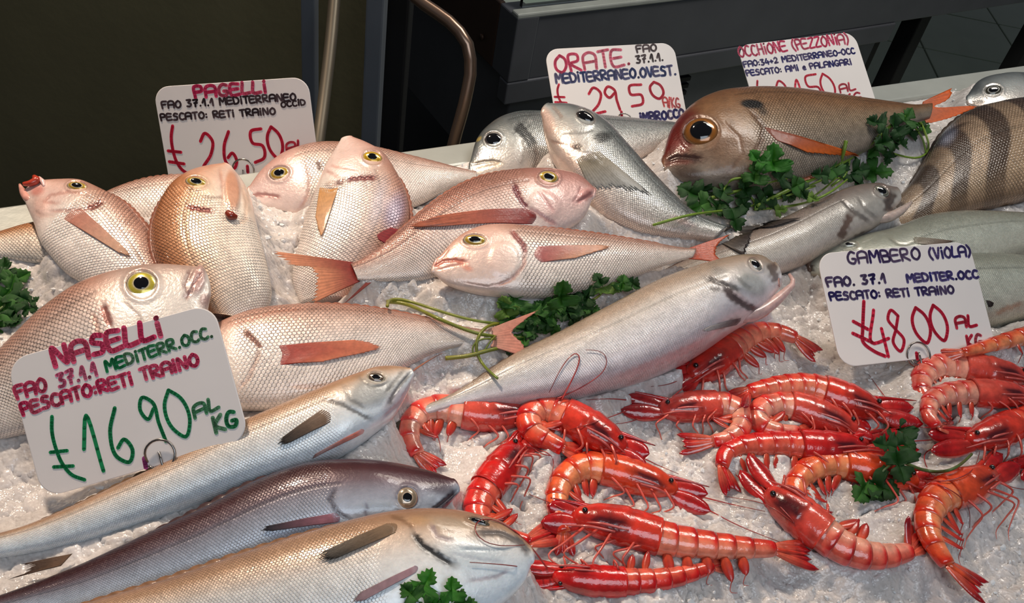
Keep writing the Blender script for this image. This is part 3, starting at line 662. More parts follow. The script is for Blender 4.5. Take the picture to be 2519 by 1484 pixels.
fan(f9, 'tail_fin', [(1195, 812), (1190, 848)], [(1330, 762), (1290, 792), (1262, 818), (1290, 850), (1305, 884)], (206, 150, 132), (214, 140, 120), 14, 'plane')
fan(f9, 'anal_fin', [(1090, 868), (1050, 888)], [(1040, 895), (1012, 918), (1020, 908)], (200, 140, 110), (170, 100, 74), 6, 'plane')
# --- gilthead breams
f16 = fish('gilthead_bream', 'grey gilthead bream facing left below the card priced 29,50', 'gilthead breams',
     [(1156, 398, 1166, 438), (1172, 345, 1200, 452), (1210, 305, 1262, 460), (1262, 284, 1330, 455), (1330, 281, 1400, 444), (1420, 285, 1470, 424), (1520, 292, 1550, 402), (1600, 298, 1620, 372), (1670, 305, 1680, 350), (1700, 312, 1706, 342)],
     0.018, 14, 6, tr=0.25, mat='gilt', pal='gilt', eye=E(1214, 343, 21, 0.85, 0, 0.82, iris=(40, 36, 46), outer=(84, 82, 84)), lat=(0.22, 0.05), hu=0.2, dcol=(80, 84, 88),
     grooves=[([(1266, 306), (1285, 322), (1300, 340), (1314, 362)], 8, 0.8, (26, 26, 28), 0.85), ([(1160, 404), (1190, 398), (1215, 396), (1236, 402)], 3, 1.3, (120, 104, 84), 0.7), ([(1168, 418), (1200, 410), (1232, 404)], 3.5, 0.5, (236, 216, 190), 0.6),
              ([(1316, 362), (1322, 390), (1312, 420)], 3, 1.0, (150, 130, 120), 0.5), ([(1280, 340), (1290, 380), (1280, 412)], 2.5, 0.7, (150, 146, 140), 0.4)],
     spots=[(1190, 380, 36, 20, 0, (120, 120, 132), 0.6, 0, 0.7), (1178, 342, 12, 6, -40, (206, 180, 90), 0.7, 0, 0.7), (1230, 365, 20, 5, -5, (226, 226, 222), 0.6, 0.3, 0.8), (1240, 430, 70, 20, -5, (232, 214, 196), 0.6, 0, 0.8)])
f17 = fish('gilthead_bream', 'gilthead bream lying aslant, pale snout raised against the card priced 29,50', 'gilthead breams',
     [(1352, 256, 1332, 284), (1395, 260, 1340, 330), (1445, 280, 1358, 382), (1492, 312, 1395, 432), (1542, 366, 1440, 482), (1600, 430, 1500, 536), (1650, 480, 1570, 567), (1700, 522, 1650, 584), (1745, 545, 1710, 588), (1788, 560, 1752, 592)],
     0.052, 12, 3, tr=0.29, mat='gilt', pal='gilt', eye=E(1440, 288, 24, 0.62, 32, 0.82, iris=(34, 34, 40), outer=(84, 84, 84)), lat=(0.26, 0.03), hu=0.3, dcol=(96, 100, 100),
     grooves=[([(1352, 345), (1385, 356), (1420, 362)], 2.2, 0.9, (150, 110, 96), 0.6), ([(1412, 358), (1424, 363), (1432, 366)], 4, 0.8, (40, 34, 30), 0.8), ([(1380, 326), (1430, 326), (1465, 318)], 2.2, 0.8, (120, 120, 118), 0.5),
              ([(1358, 262), (1374, 278), (1382, 292)], 2.6, 0.9, (170, 140, 126), 0.5)],
     spots=[(1480, 338, 34, 20, -8, (24, 24, 24), 0.85, 0, 0.6), (1345, 300, 26, 50, -18, (236, 204, 190), 0.8, 0.6, 0.6), (1400, 400, 40, 60, -30, (236, 204, 186), 0.5, 0, 0.8), (1452, 388, 30, 16, 20, (200, 196, 200), 0.6, 1.8, 0.6), (1680, 545, 50, 14, 25, (226, 190, 184), 0.5, 0, 0.9), (1690, 520, 22, 10, 60, (70, 70, 70), 0.5, 0, 0.9)])
fan(f17, 'pectoral_fin', [(1418, 392), (1446, 386), (1474, 372)], [(1452, 470), (1530, 472), (1610, 486)], (140, 130, 108), (150, 152, 150), 15, lift=1.0, jag=0.12)
# --- big brown bream with the huge eye
f18 = fish('blackspot_bream', 'large brown bream with a huge eye and a black spot behind its head', None,
     [(1632, 382, 1642, 424), (1648, 325, 1685, 445), (1690, 272, 1745, 458), (1750, 240, 1822, 464), (1830, 228, 1900, 460), (1930, 228, 1980, 438), (2030, 238, 2058, 406), (2120, 248, 2130, 370), (2200, 256, 2200, 330), (2252, 260, 2250, 302), (2290, 256, 2286, 292)],
     0.052, 16, tr=0.27, mat='brown', pal='brown', eye=E(1724, 326, 43, 0.93, 0, 0.6, iris=(168, 104, 40), outer=(150, 100, 54), bulge=0.5), lat=(0.2, 0.02), hu=0.27, dcol=(150, 100, 66),
     grooves=[([(1640, 396), (1665, 386), (1700, 388), (1730, 392)], 4.5, 1.8, (44, 18, 14), 0.9), ([(1632, 408), (1660, 400), (1700, 398)], 3, 0.6, (96, 40, 30), 0.6), ([(1842, 268), (1862, 290), (1878, 312), (1872, 350), (1840, 395)], 3.4, 1.2, (92, 58, 40), 0.6),
              ([(1780, 300), (1820, 340), (1826, 385), (1790, 425)], 3, 0.9, (110, 76, 56), 0.4), ([(1760, 440), (1830, 440), (1880, 425)], 2.5, 0.6, (110, 90, 76), 0.4)],
     spots=[(1790, 350, 120, 110, 10, (112, 74, 48), 0.7, 0, 0.8), (1672, 335, 54, 96, 30, (96, 14, 8), 1.0, 0, 0.5), (1680, 390, 70, 30, 0, (84, 40, 28), 0.85, 0, 0.7), (1690, 425, 60, 30, 15, (70, 50, 40), 0.8, 0, 0.7), (1850, 256, 36, 14, 6, (10, 8, 7), 1.0, 0, 0.4), (1876, 272, 14, 20, -40, (26, 20, 16), 0.7, 0, 0.7), (1820, 400, 70, 50, 10, (150, 126, 104), 0.4, 1.0, 0.8)])
fan(f18, 'pectoral_fin', [(1882, 312), (1896, 326), (1912, 346)], [(2085, 374), (2118, 386), (1990, 380)], (150, 54, 20), (228, 112, 40), 16, lift=3.0, label='bright orange pectoral fin')
fan(f18, 'tail_fin', [(2270, 250), (2266, 276), (2278, 302)], [(2345, 216), (2338, 242), (2300, 262), (2404, 264), (2350, 288), (2290, 304)], (206, 96, 40), (236, 104, 28), 22, 'plane', lift=1.0, label='bright orange forked tail fin')
fan(f18, 'anal_fin', [(1960, 436), (2020, 418)], [(1975, 448), (2010, 436), (2030, 424)], (206, 120, 80), (190, 100, 60), 8, 'plane')
# --- striped bream at the right edge
f19 = fish('striped_bream', 'dark-banded brown bream at the right edge with its tail toward the hakes', None,
     [(2800, 190, 2805, 235), (2745, 165, 2785, 330), (2650, 200, 2715, 425), (2540, 244, 2630, 472), (2450, 260, 2545, 486), (2372, 284, 2455, 505), (2312, 335, 2385, 520), (2272, 400, 2325, 540), (2238, 452, 2275, 556), (2202, 494, 2232, 562), (2178, 520, 2196, 562)],
     0.034, 14, tr=0.24, mat='stripe', pal='stripe', lat=(0.42, 0.0), hu=0.2, bars=(50, 1.0, (58, 40, 30), 0.92), dcol=(70, 56, 46), dfin=(0.3, 0.9, 5.0),
     spots=[(2330, 330, 30, 44, 30, (206, 214, 236), 0.5, 0, 0.9)])
fan(f19, 'tail_fin', [(2190, 512), (2196, 560)], [(2110, 470), (2120, 520), (2150, 560), (2170, 600)], (84, 50, 42), (70, 40, 34), 10, 'plane')
f20 = fish('gilthead_bream', 'silver-grey gilthead bream, only its head in view, at the top right corner', 'gilthead breams',
     [(2380, 234, 2386, 258), (2402, 204, 2416, 280), (2460, 188, 2470, 298), (2540, 190, 2556, 305), (2650, 208, 2660, 300), (2750, 240, 2755, 270)],
     0.026, 14, tr=0.25, mat='gilt', pal='gilt', eye=E(2443, 223, 22, 0.72, -5, 0.5, iris=(70, 66, 56), outer=(196, 196, 188)), hu=0.3, dcol=(80, 84, 88),
     spots=[(2405, 222, 20, 26, 30, (60, 66, 70), 0.6, 0, 0.8)], grooves=[([(2388, 252), (2420, 250)], 3, 1, (90, 80, 70), 0.6)], N=120, K=60)
# --- hakes
f14 = fish('hake', 'grey hake with gaping mouth lying below the long parsley sprig', HG,
     [(2200, 462, 2212, 500), (2150, 457, 2172, 545), (2080, 470, 2112, 578), (2010, 500, 2040, 612), (1940, 535, 1975, 650), (1870, 568, 1900, 676), (1790, 600, 1800, 694), (1700, 636, 1720, 698), (1640, 664, 1660, 705), (1570, 702, 1580, 722), (1520, 724, 1526, 738)],
     0.030, 14, tr=0.36, mat='hake', pal='hakeg', eye=E(2168, 471, 20, 0.75, 35, 0.55, iris=(110, 108, 92), outer=(170, 168, 156)), hu=0.24, dcol=(84, 66, 62), lat=(0.35, 0.0),
     grooves=[([(2196, 470), (2186, 500), (2188, 522)], 6, 1.8, (54, 36, 30), 0.85), ([(2066, 486), (2100, 520), (2140, 548)], 3, 1.2, (80, 72, 68), 0.7), ([(2110, 480), (2130, 520), (2160, 540)], 2.5, 0.8, (110, 104, 98), 0.5),
              ([(2095, 525), (2078, 560), (2066, 590)], 5, 0.8, (84, 56, 44), 0.85), ([(2130, 572), (2100, 585)], 3, 0.5, (84, 60, 44), 0.7)],
     spots=[(2150, 510, 34, 30, 20, (160, 158, 152), 0.5, 0.8, 0.6)])
blob(f14, 'lower_jaw', [(2130, 545), (2180, 540), (2215, 522), (2238, 503)], [11, 13, 11, 4], (196, 176, 166), h=3, base='plane', label='pale open lower jaw')
fan(f17, 'tail_fin', [(1778, 558), (1752, 588)], [(1982, 537), (1915, 558), (1850, 574), (1842, 605), (1832, 634)], (120, 112, 102), (52, 42, 40), 18, 'all', lift=2.0, label='dark forked tail fin', jag=0.05)
f13 = fish('hake', 'long pale hake lying aslant in the middle with its mouth wide open to the right', HG,
     [(1898, 648, 1916, 712), (1872, 638, 1872, 765), (1830, 640, 1800, 812), (1760, 655, 1732, 858), (1640, 692, 1650, 904), (1500, 760, 1520, 950), (1380, 822, 1390, 980), (1250, 884, 1275, 994), (1160, 942, 1185, 996), (1100, 976, 1112, 1004), (1050, 996, 1058, 1018), (1020, 1010, 1026, 1026)],
     0.040, 14, tr=0.40, mat='hake', pal='hakem', eye=E(1857, 651, 19, 0.72, 40, 0.6, iris=(140, 136, 118), outer=(196, 192, 180)), hu=0.2, dcol=(110, 90, 74), lat=(0.4, 0.0),
     grooves=[([(1734, 682), (1770, 696), (1800, 705), (1822, 718)], 3.4, 1.3, (56, 50, 48), 0.8), ([(1780, 700), (1800, 730), (1830, 750), (1868, 766)], 4.5, 1.6, (52, 34, 32), 0.85), ([(1812, 680), (1828, 700), (1850, 715)], 2.5, 0.8, (110, 108, 104), 0.5),
              ([(1896, 646), (1904, 670), (1912, 695)], 6, 1.8, (70, 48, 42), 0.8), ([(1745, 712), (1772, 714)], 3, 0.4, (60, 52, 44), 0.6), ([(1500, 940), (1640, 880), (1740, 840)], 5, 0.6, (206, 160, 160), 0.6), ([(1820, 785), (1760, 808)], 4, 0.6, (96, 60, 60), 0.7)],
     spots=[(1850, 700, 50, 34, 30, (162, 166, 160), 0.6, 1.0, 0.5), (1810, 730, 50, 20, 30, (196, 156, 152), 0.5, 0.2, 0.8), (1770, 668, 34, 20, 10, (120, 122, 122), 0.5, 0, 0.8), (1700, 840, 120, 26, -28, (220, 190, 190), 0.4, 0, 0.9)])
blob(f13, 'lower_jaw', [(1795, 788), (1850, 780), (1893, 754), (1928, 724), (1948, 697), (1938, 680)], [12, 17, 17, 14, 9, 4], (206, 172, 166), h=3, base='plane', label='gaping pinkish lower jaw')
blob(f13, 'mouth_lining', [(1895, 660), (1905, 690), (1908, 712)], [6, 9, 6], (176, 136, 130), h=4, base='plane')
fan(f13, 'pelvic_fin', [(1822, 782), (1812, 800)], [(1740, 806), (1726, 815), (1735, 818)], (120, 84, 84), (200, 190, 186), 7, 'body', lift=1.5)
fan(f13, 'tail_fin', [(1028, 1008), (1032, 1028)], [(930, 1068), (940, 1080), (975, 1085), (1000, 1085)], (96, 78, 52), (36, 30, 24), 12, 'plane', label='dark tail fin', jag=0.12)
f10 = fish('hake', 'golden-backed hake facing right, topmost of the three hakes at the lower left', HG,
     [(1004, 906, 1018, 924), (975, 903, 1004, 962), (935, 906, 975, 1015), (880, 925, 922, 1062), (800, 958, 850, 1112), (700, 1000, 760, 1152), (560, 1062, 620, 1192), (450, 1122, 500, 1232), (300, 1194, 350, 1285), (150, 1262, 180, 1338), (50, 1300, 60, 1362), (-10, 1316, -10, 1372), (-80, 1332, -80, 1380)],
     0.034, 14, tr=0.42, mat='hake', pal='hake', eye=E(925, 930, 23, 0.66, 5, 0.45, iris=(96, 80, 70), outer=(224, 214, 190)), hu=0.2, dcol=(120, 92, 66), lat=(0.34, 0.0),
     grooves=[([(1012, 914), (985, 945), (966, 975), (956, 1000)], 3, 1.3, (84, 80, 78), 0.75), ([(995, 908), (970, 940), (950, 970)], 2.4, 0.8, (110, 108, 104), 0.6), ([(1018, 928), (985, 990), (940, 1030)], 2.4, 0.8, (150, 120, 130), 0.5),
              ([(800, 984), (840, 995), (880, 1015), (915, 1034)], 2.8, 1.1, (70, 66, 66), 0.75), ([(845, 950), (862, 985), (900, 1005)], 2.4, 0.8, (110, 108, 106), 0.6), ([(880, 925), (910, 955), (950, 950)], 2, 0.5, (120, 118, 114), 0.5)],
     spots=[(910, 965, 80, 46, -18, (150, 152, 150), 0.75, 0.8, 0.5), (970, 985, 22, 60, 38, (196, 180, 188), 0.6, 0.4, 0.7), (925, 930, 42, 26, -8, (216, 210, 196), 0.5, 0, 0.6)])
fan(f10, 'pectoral_fin', [(790, 1008), (806, 1022), (812, 1040)], [(676, 1092), (680, 1100), (700, 1098)], (130, 104, 84), (44, 36, 32), 9, lift=2.0, jag=0.1, label='dark pectoral fin')
fan(f10, 'pelvic_fin', [(888, 1056), (892, 1068)], [(770, 1122), (764, 1132), (780, 1124)], (226, 130, 116), (170, 126, 120), 7, lift=1.5, label='reddish pelvic fin')
f11 = fish('hake', 'dark purple-backed hake with a round eye between the two paler hakes at the lower left', HG,
     [(1112, 1178, 1128, 1214), (1062, 1162, 1085, 1262), (1000, 1149, 1040, 1298), (880, 1137, 925, 1330), (750, 1148, 800, 1352), (640, 1186, 690, 1378), (500, 1256, 550, 1422), (350, 1324, 400, 1462), (200, 1392, 240, 1500), (60, 1446, 80, 1516), (-60, 1486, -50, 1534), (-130, 1508, -125, 1544)],
     0.030, 14, tr=0.40, mat='hake', pal='haked', eye=E(1001, 1226, 27, 1.0, 0, 0.42, iris=(150, 136, 116), outer=(200, 180, 156), bulge=0.5), hu=0.24, dcol=(70, 44, 46), lat=(0.5, 0.08),
     grooves=[([(1124, 1206), (1100, 1228), (1080, 1244), (1058, 1258)], 4, 1.6, (36, 16, 26), 0.9), ([(1112, 1236), (1090, 1256)], 5, 0.6, (78, 40, 56), 0.8), ([(826, 1200), (812, 1230), (830, 1262), (865, 1282)], 3.4, 1.3, (54, 42, 50), 0.7), ([(902, 1236), (900, 1262), (905, 1285)], 2.2, 0.8, (96, 92, 112), 0.6)],
     spots=[(1080, 1195, 70, 30, 28, (56, 28, 38), 0.6, 0, 0.7), (930, 1255, 90, 30, 0, (150, 164, 176), 0.6, 0.6, 0.7), (1055, 1232, 30, 16, -30, (160, 170, 184), 0.6, 0.2, 0.7)], dfin=(0.33, 0.62, 4.0))
fan(f11, 'pectoral_fin', [(822, 1262), (832, 1285)], [(648, 1298), (640, 1306), (660, 1310)], (170, 110, 126), (40, 40, 50), 9, lift=2.0, label='pectoral fin with a purple root and black tip')
fan(f11, 'torn_fin', [(178, 1362), (150, 1392)], [(40, 1392), (62, 1404), (18, 1428)], (120, 88, 64), (70, 48, 36), 14, 'plane', jag=0.16, label='torn brown fin')
f12 = fish('hake', 'thick white-bellied hake facing right at the bottom edge, black gill slit', HG,
     [(1300, 1340, 1308, 1388), (1245, 1292, 1290, 1432), (1170, 1268, 1232, 1490), (1080, 1257, 1130, 1545), (960, 1265, 1010, 1590), (800, 1303, 860, 1612), (600, 1366, 660, 1626), (400, 1433, 450, 1640), (200, 1492, 240, 1652), (20, 1556, 40, 1668), (-120, 1600, -110, 1680)],
     0.050, 14, tr=0.34, mat='hake', pal='hake', eye=E(1176, 1284, 30, 0.34, 14, 0.6, iris=(80, 74, 60), outer=(120, 112, 96), bulge=0.3), hu=0.27, dcol=(150, 110, 80), lat=None,
     grooves=[([(1014, 1308), (1040, 1342), (1072, 1364), (1124, 1394)], 5, 1.8, (22, 22, 26), 0.95), ([(1304, 1366), (1280, 1334), (1230, 1312), (1165, 1312)], 4.5, 1.4, (90, 90, 92), 0.8), ([(1060, 1290), (1075, 1320), (1115, 1332)], 3, 1.0, (130, 110, 120), 0.6),
              ([(1125, 1350), (1190, 1354), (1260, 1352)], 2.2, 0.7, (130, 150, 164), 0.6), ([(1110, 1362), (1180, 1378), (1240, 1386)], 2.2, 0.7, (180, 186, 196), 0.5), ([(960, 1270), (990, 1278), (1020, 1300)], 3, 0.8, (110, 80, 56), 0.6), ([(1150, 1430), (1220, 1420), (1250, 1405)], 2.4, 0.6, (150, 120, 130), 0.5)],
     spots=[(1170, 1370, 130, 60, 12, (206, 222, 230), 0.6, 0.6, 0.7), (1110, 1290, 90, 26, 8, (178, 166, 148), 0.55, 0.3, 0.7), (1030, 1282, 50, 20, 0, (196, 156, 110), 0.4, 0, 0.8)])
fan(f12, 'pectoral_fin', [(950, 1288), (968, 1296), (972, 1312)], [(780, 1366), (782, 1384), (815, 1382)], (140, 112, 84), (46, 42, 38), 12, lift=2.5, jag=0.1, label='dark brown pectoral fin')
fan(f12, 'pelvic_fin', [(1020, 1392), (1022, 1410)], [(880, 1462), (865, 1484), (890, 1482)], (190, 150, 160), (170, 140, 146), 10, lift=1.8, label='pinkish pelvic fin')
# --- silver fish at the right
f21 = fish('silver_fish', 'slender silver fish behind the top edge of the card priced 48,00', 'silver fish at the right edge',
     [(1996, 640, 1998, 680), (2035, 606, 2060, 702), (2100, 590, 2120, 722), (2180, 574, 2200, 732), (2262, 545, 2300, 722), (2350, 532, 2400, 692), (2450, 530, 2480, 645), (2560, 535, 2570, 622), (2680, 550, 2690, 602), (2760, 560, 2770, 592)],
     0.030, 12, tr=0.33, mat='hake', pal='silver', eye=E(2088, 603, 22, 0.5, 4, 0.4, iris=(176, 176, 160), outer=(206, 204, 192)), hu=0.26, dcol=(120, 120, 108), lat=(0.4, 0.0),
     grooves=[([(2180, 580), (2210, 600), (2230, 602), (2270, 585)], 2.4, 0.9, (130, 128, 114), 0.6), ([(1994, 650), (1992, 668)], 6, 1.5, (60, 40, 34), 0.8)])
fan(f21, 'pectoral_fin', [(2250, 582), (2252, 600)], [(2350, 594), (2330, 600), (2310, 606)], (150, 140, 120), (110, 86, 70), 8, lift=1.2)
blob(f21, 'lower_jaw', [(2040, 610), (2005, 632), (1986, 652), (1990, 672)], [6, 7, 7, 4], (120, 96, 84), h=2, base='plane', label='dark ringed lower jaw')
f22 = fish('silver_fish', 'greenish silver fish lying below the other silver fish, right of the card priced 48,00', 'silver fish at the right edge',
     [(2150, 680, 2155, 730), (2220, 655, 2240, 770), (2320, 638, 2350, 802), (2420, 635, 2450, 800), (2519, 640, 2540, 775), (2620, 652, 2640, 742), (2750, 672, 2760, 702)],
     0.028, 12, tr=0.33, mat='hake', pal='silver', hu=0.2, dcol=(120, 120, 108), lat=(0.4, 0), N=120, K=60,
     grooves=[([(2450, 772), (2475, 760), (2519, 745)], 3, 0.6, (170, 120, 90), 0.6)])
fan(f22, 'pelvic_fin', [(2425, 738), (2432, 756)], [(2444, 748), (2440, 756), (2436, 758)], (50, 38, 34), (40, 30, 28), 5, lift=2.5)
FISH_BVHS = list(BVHS)
# ------------------------------------------------------------------ prawns
def blade(base, d, nrm, L, Wd, cb, ct, bend=0.0, tipw=0.55, th=0.0006, nl=10, nw=6):
    """flat rounded leaf-shaped plate"""
    d = np.array(d) / np.linalg.norm(d); nrm = np.array(nrm); sd = np.cross(nrm, d); sd /= np.linalg.norm(sd) + 1e-9; up = np.cross(d, sd)
    V = []; Cc = []
    for side in (1, -1):
        for i in range(nl + 1):
            s = i / nl; w = Wd * (0.45 + 0.55 * math.sin(min(s / 0.55, 1) * math.pi / 2)) * (math.sqrt(max(0.0, 1 - max(0, (s - tipw) / (1.001 - tipw)) ** 2)))
            w = max(w, Wd * 0.04)
            for j in range(nw + 1):
                q = j / nw * 2 - 1
                rib = 0.12 * th * (1 if j % 2 else -1) + th * 0.8 * (1 - abs(q)) 
                V.append(np.array(base) + d * L * s + sd * w * q * 0.5 + up * (side * (rib + th * 0.3) + bend * L * s * s - 0.12 * w * q * q))
                k = smooth01(s * 1.1); Cc.append((lin(cb) * (1 - k) + lin(ct) * k) * (1 if j % 2 else 0.8))
    m = nw + 1; n1 = (nl + 1) * m; F = grid_faces(nl + 1, m).tolist() + [[a + n1 for a in q[::-1]] for q in grid_faces(nl + 1, m).tolist()]
    edge = list(range(m)) + [i * m + m - 1 for i in range(1, nl + 1)] + [nl * m + j for j in range(m - 2, -1, -1)] + [i * m for i in range(nl - 1, 0, -1)]
    for a, b in zip(edge, edge[1:] + edge[:1]): F.append([b, a, a + n1, b + n1])
    return V, F, np.array(Cc)
LIMIT = []
def shrimp(label, sp, hw, sgn, z0=0.013, tail=None, front=None, seed=1, paint='red', eye=(1,), legs=5, swim=5, fold=0.0, dz=None, tailn=4, ant=None, leglen=1.0, dark=0.7, lean=14, carap=0.42, tails=0.11, upblade=None, darkv=0.6):
    rr = random.Random(seed * 13 + 5)
    sp = np.array(sp, float); R = cr(sp, 90)
    zz = np.full(90, z0) if dz is None else z0 + np.interp(np.linspace(0, 1, 90), np.linspace(0, 1, len(dz)), dz)
    P = np.array([PZ(x, y, z) for (x, y), z in zip(R, zz)])
    mid = P[55]; t = thing('red_prawn', label, 'prawn', (mid[0], mid[1], 0.0), 'red prawns on the ice')
    s = np.concatenate([[0], np.cumsum(np.linalg.norm(np.diff(P, axis=0), axis=1))]); Ltot = s[-1]; uu = s / Ltot
    Tn = np.gradient(P, axis=0); Tn /= np.linalg.norm(Tn, axis=1, keepdims=True)
    nrm = np.array([0, -math.sin(math.radians(lean)), math.cos(math.radians(lean))])
    Vd = sgn * np.cross(Tn, nrm); Vd /= np.linalg.norm(Vd, axis=1, keepdims=True)
    Nn = np.cross(Vd, Tn); Nn *= np.sign(Nn @ nrm)[:, None]
    H = hw * depth_of(P[60]) / F_PX
    _a, _ = to_px(np.array([P[60] - Vd[60] * H, P[60] + Vd[60] * H])); H *= 2 * hw / np.linalg.norm(_a[0] - _a[1]) * 1.05
    prof_x = [0, 0.06, 0.2, 0.4, 0.56, 0.6, 0.75, 0.88, 0.97, 1.0]; prof_y = [0.42, 0.52, 0.66, 0.84, 0.98, 1.06, 1.12, 0.92, 0.55, 0.3]
    def at(u):
        i = np.interp(u, uu, np.arange(90)); a = int(min(i, 88)); f = i - a
        l = lambda A: A[a] * (1 - f) + A[a + 1] * f
        return l(P), l(Tn), l(Vd), l(Nn), np.interp(u, prof_x, prof_y) * H
    base_c = {'red': ((202, 18, 20), (226, 78, 52), (242, 152, 120)), 'orange': ((210, 44, 22), (236, 100, 54), (246, 160, 110)), 'pink': ((206, 30, 30), (230, 108, 86), (248, 186, 160)), 'deep': ((196, 8, 16), (214, 44, 36), (234, 112, 86))}[paint]
    RC, OC, PC = base_c
    K_ = 30; th = np.linspace(0, 2 * np.pi, K_, endpoint=False); c_, s_ = np.cos(th), np.sin(th)
    def shellpart(name, us, rads, colfun, thick=0.80, off=None):
        V = []; Cc = []
        for i, (u, k) in enumerate(zip(us, rads)):
            p, tt, vd, nn, r = at(u)
            vent = np.where(c_ < 0, 0.90, 1.0)          # flatter underside; c=+1 is the back
            V.append(p[None] + (c_ * vent)[:, None] * (-vd)[None] * r * k + s_[:, None] * nn[None] * r * thick * k)
            Cc.append(colfun(i / (len(us) - 1), (1 - c_) / 2))
        V = np.vstack(V); n = len(us); F = grid_faces(n, K_, True).tolist(); F.append(list(range(K_))); F.append([(n - 1) * K_ + q for q in range(K_)])
        return mk(name, V, F, M['shell'], t, col=np.clip(np.vstack(Cc), 0.002, 1)), V, F
    def mixc(a, b, k): k = np.asarray(k)[:, None]; return lin(a)[None] * (1 - k) + lin(b)[None] * k
    # six abdomen segments, each rear edge lapping the next one
    ab = 1 - carap; bnd = [ab * q for q in (1.0, 0.86, 0.70, 0.53, 0.37, 0.21, 0.0)]
    for k in range(6):
        a, b = bnd[k], bnd[k + 1]; lap = 0.10 * (a - b) if k < 5 else 0
        us = np.linspace(a + 0.012, max(0, b - lap), 9); rads = 0.95 + 0.09 * np.linspace(0, 1, 9) ** 1.5 - 0.10 * np.exp(-((np.linspace(0, 1, 9) - 1.06) / 0.09) ** 2)
        def cf(q, v, k=k):
            c = mixc(OC, PC, smooth01((v - 0.25) / 0.4) * 0.75)
            bandk = math.exp(-((q - 0.90) / 0.17) ** 2) * 1.0 + math.exp(-((q - 0.0) / 0.10) ** 2) * 0.45
            w = np.clip(bandk * (1 - 0.7 * smooth01((v - 0.45) / 0.4)) + 0.45 * (1 - smooth01(v / 0.25)) + (0.25 if k == 5 else 0), 0, 1)[:, None]
            return c * (1 - w) + lin(RC) * w
        o, V, F = shellpart('abdomen_segment', us, rads, cf)
        if k in (0, 2, 4): SUPPORT.append(V)
        reg_bvh(V, F)
    us = np.concatenate([np.linspace(ab - 0.008, 0.985, 26), [1.0]])
    def cc_(q, v):
        c = mixc(RC, OC, 0.25 + 0.4 * np.sin(v * 3.1) * (1 - q))
        w = np.clip(1.7 * dark * math.exp(-((q - 0.60) / 0.21) ** 2) * np.exp(-((v - darkv) / 0.19) ** 2) * (1 + 0.3 * np.sin(v * 40 + q * 9)), 0, 0.95)[:, None]
        c = c * (1 - w) + lin((62, 12, 22)) * w
        w2 = (0.35 * np.exp(-((v - 0.04) / 0.12) ** 2) * smooth01(np.array([(q - 0.2) / 0.4]))[0])[:, None]
        return c * (1 - w2) + lin((150, 84, 72)) * w2
    r_ = 1.02 - 0.05 * np.exp(-((np.linspace(0, 1, len(us)) - 0.35) / 0.03) ** 2) + 0.03 * np.exp(-((np.linspace(0, 1, len(us)) - 0.0) / 0.04) ** 2); r_[-1] = 0.5
    o, V, F = shellpart('carapace', us, r_, cc_, 0.82)
    SUPPORT.append(V); reg_bvh(V, F)
    mysh = [BVHS[-1]]
    p1, t1, v1, n1, r1 = at(0.97); fd = t1
    if front is not None:
        q = np.array(PZ(front[0], front[1], z0)); fd = q - p1; Lf = np.linalg.norm(fd); fd /= Lf
    else: Lf = 0.30 * Ltot * 0.6
    # rostrum: toothed spike from the top of the head
    pb, tb, vb, nb, rb = at(0.90); b0 = pb - vb * rb * 0.75
    e0 = b0 + fd * (Lf * 1.05) - v1 * r1 * 0.4
    v_, f_ = tube([b0, (b0 + e0) / 2 + nb * 0.0005, e0], [rb * 0.22, rb * 0.13, rb * 0.03], 6, 12)
    mk('rostrum', v_, f_, M['shell'], t, col=mixc(RC, (120, 24, 24), np.linspace(0, 1, len(v_))))
    for q in (-1, 1):                                # two broad red scales at the front of the head
        bse = p1 + v1 * r1 * (0.5 * q + 0.2) + nb * 0.0008 * (q + 1)
        v_, f_, c2 = blade(bse - fd * 0.003, fd + v1 * 0.10 * q, n1 * 0.9 + v1 * 0.25, Lf * (0.98 if q > 0 else 0.86), H * 1.15, (204, 50, 42), (170, 10, 20), 0.02, 0.4)
        LIMIT.append(np.array(v_)); mk('antenna_scale', v_, f_, M['shell'], t, col=c2)
        for _ in (0,):
            s0 = bse + v1 * 0.001; 
    pe, te, ve, ne, re_ = at(0.93)
    for q in eye:
        c0 = pe - ve * re_ * (0.30 if len(eye) == 1 else 0.75 * q) + ne * re_ * (0.80 if len(eye) == 1 else 0.45) + te * 0.002
        v_, f_ = tube([c0 - te * 0.0001 + ne * x for x in np.linspace(-1, 1, 9) * H * 0.15], [H * 0.15 * math.sqrt(max(0.02, 1 - x * x)) for x in np.linspace(-1, 1, 9)], 12)
        e = mk('eye', v_, f_, M['peye'], t)
        v_, f_ = tube([c0 - te * 0.002 - ne * H * 0.12, c0], [H * 0.07, H * 0.10], 8); mk('eye_stalk', v_, f_, M['limb'], t, col=lin((206, 80, 60)))
    # walking legs folded under the head
    for i in range(legs):
        u = ab + 0.04 + carap * 0.72 * i / max(1, legs - 1); p, tt, vd, nn, r = at(u); sw = rr.uniform(-0.7, 0.5)
        a = p + vd * r * 0.55 + nn * r * rr.uniform(0.2, 0.75); L = H * rr.uniform(0.9, 1.5) * leglen
        b = a + (vd * rr.uniform(0.45, 0.8) + tt * rr.uniform(0.2, 0.8)) * L; cpt = b + (vd * rr.uniform(0.0, 0.5) - tt * rr.uniform(0.3, 0.9)) * L * 1.0
        b[2] = max(b[2], 0.008); cpt[2] = 0.006; d_ = cpt + (vd * 0.4 - tt * rr.uniform(0.1, 0.6)) * L * 0.5; d_[2] = 0.005
        v_, f_ = tube([a, (a * 0.4 + b * 0.6) + nn * 0.001, b, (b + cpt) / 2, cpt, d_], [H * 0.085, H * 0.07, H * 0.055, H * 0.05, H * 0.035, H * 0.012], 6, 22)
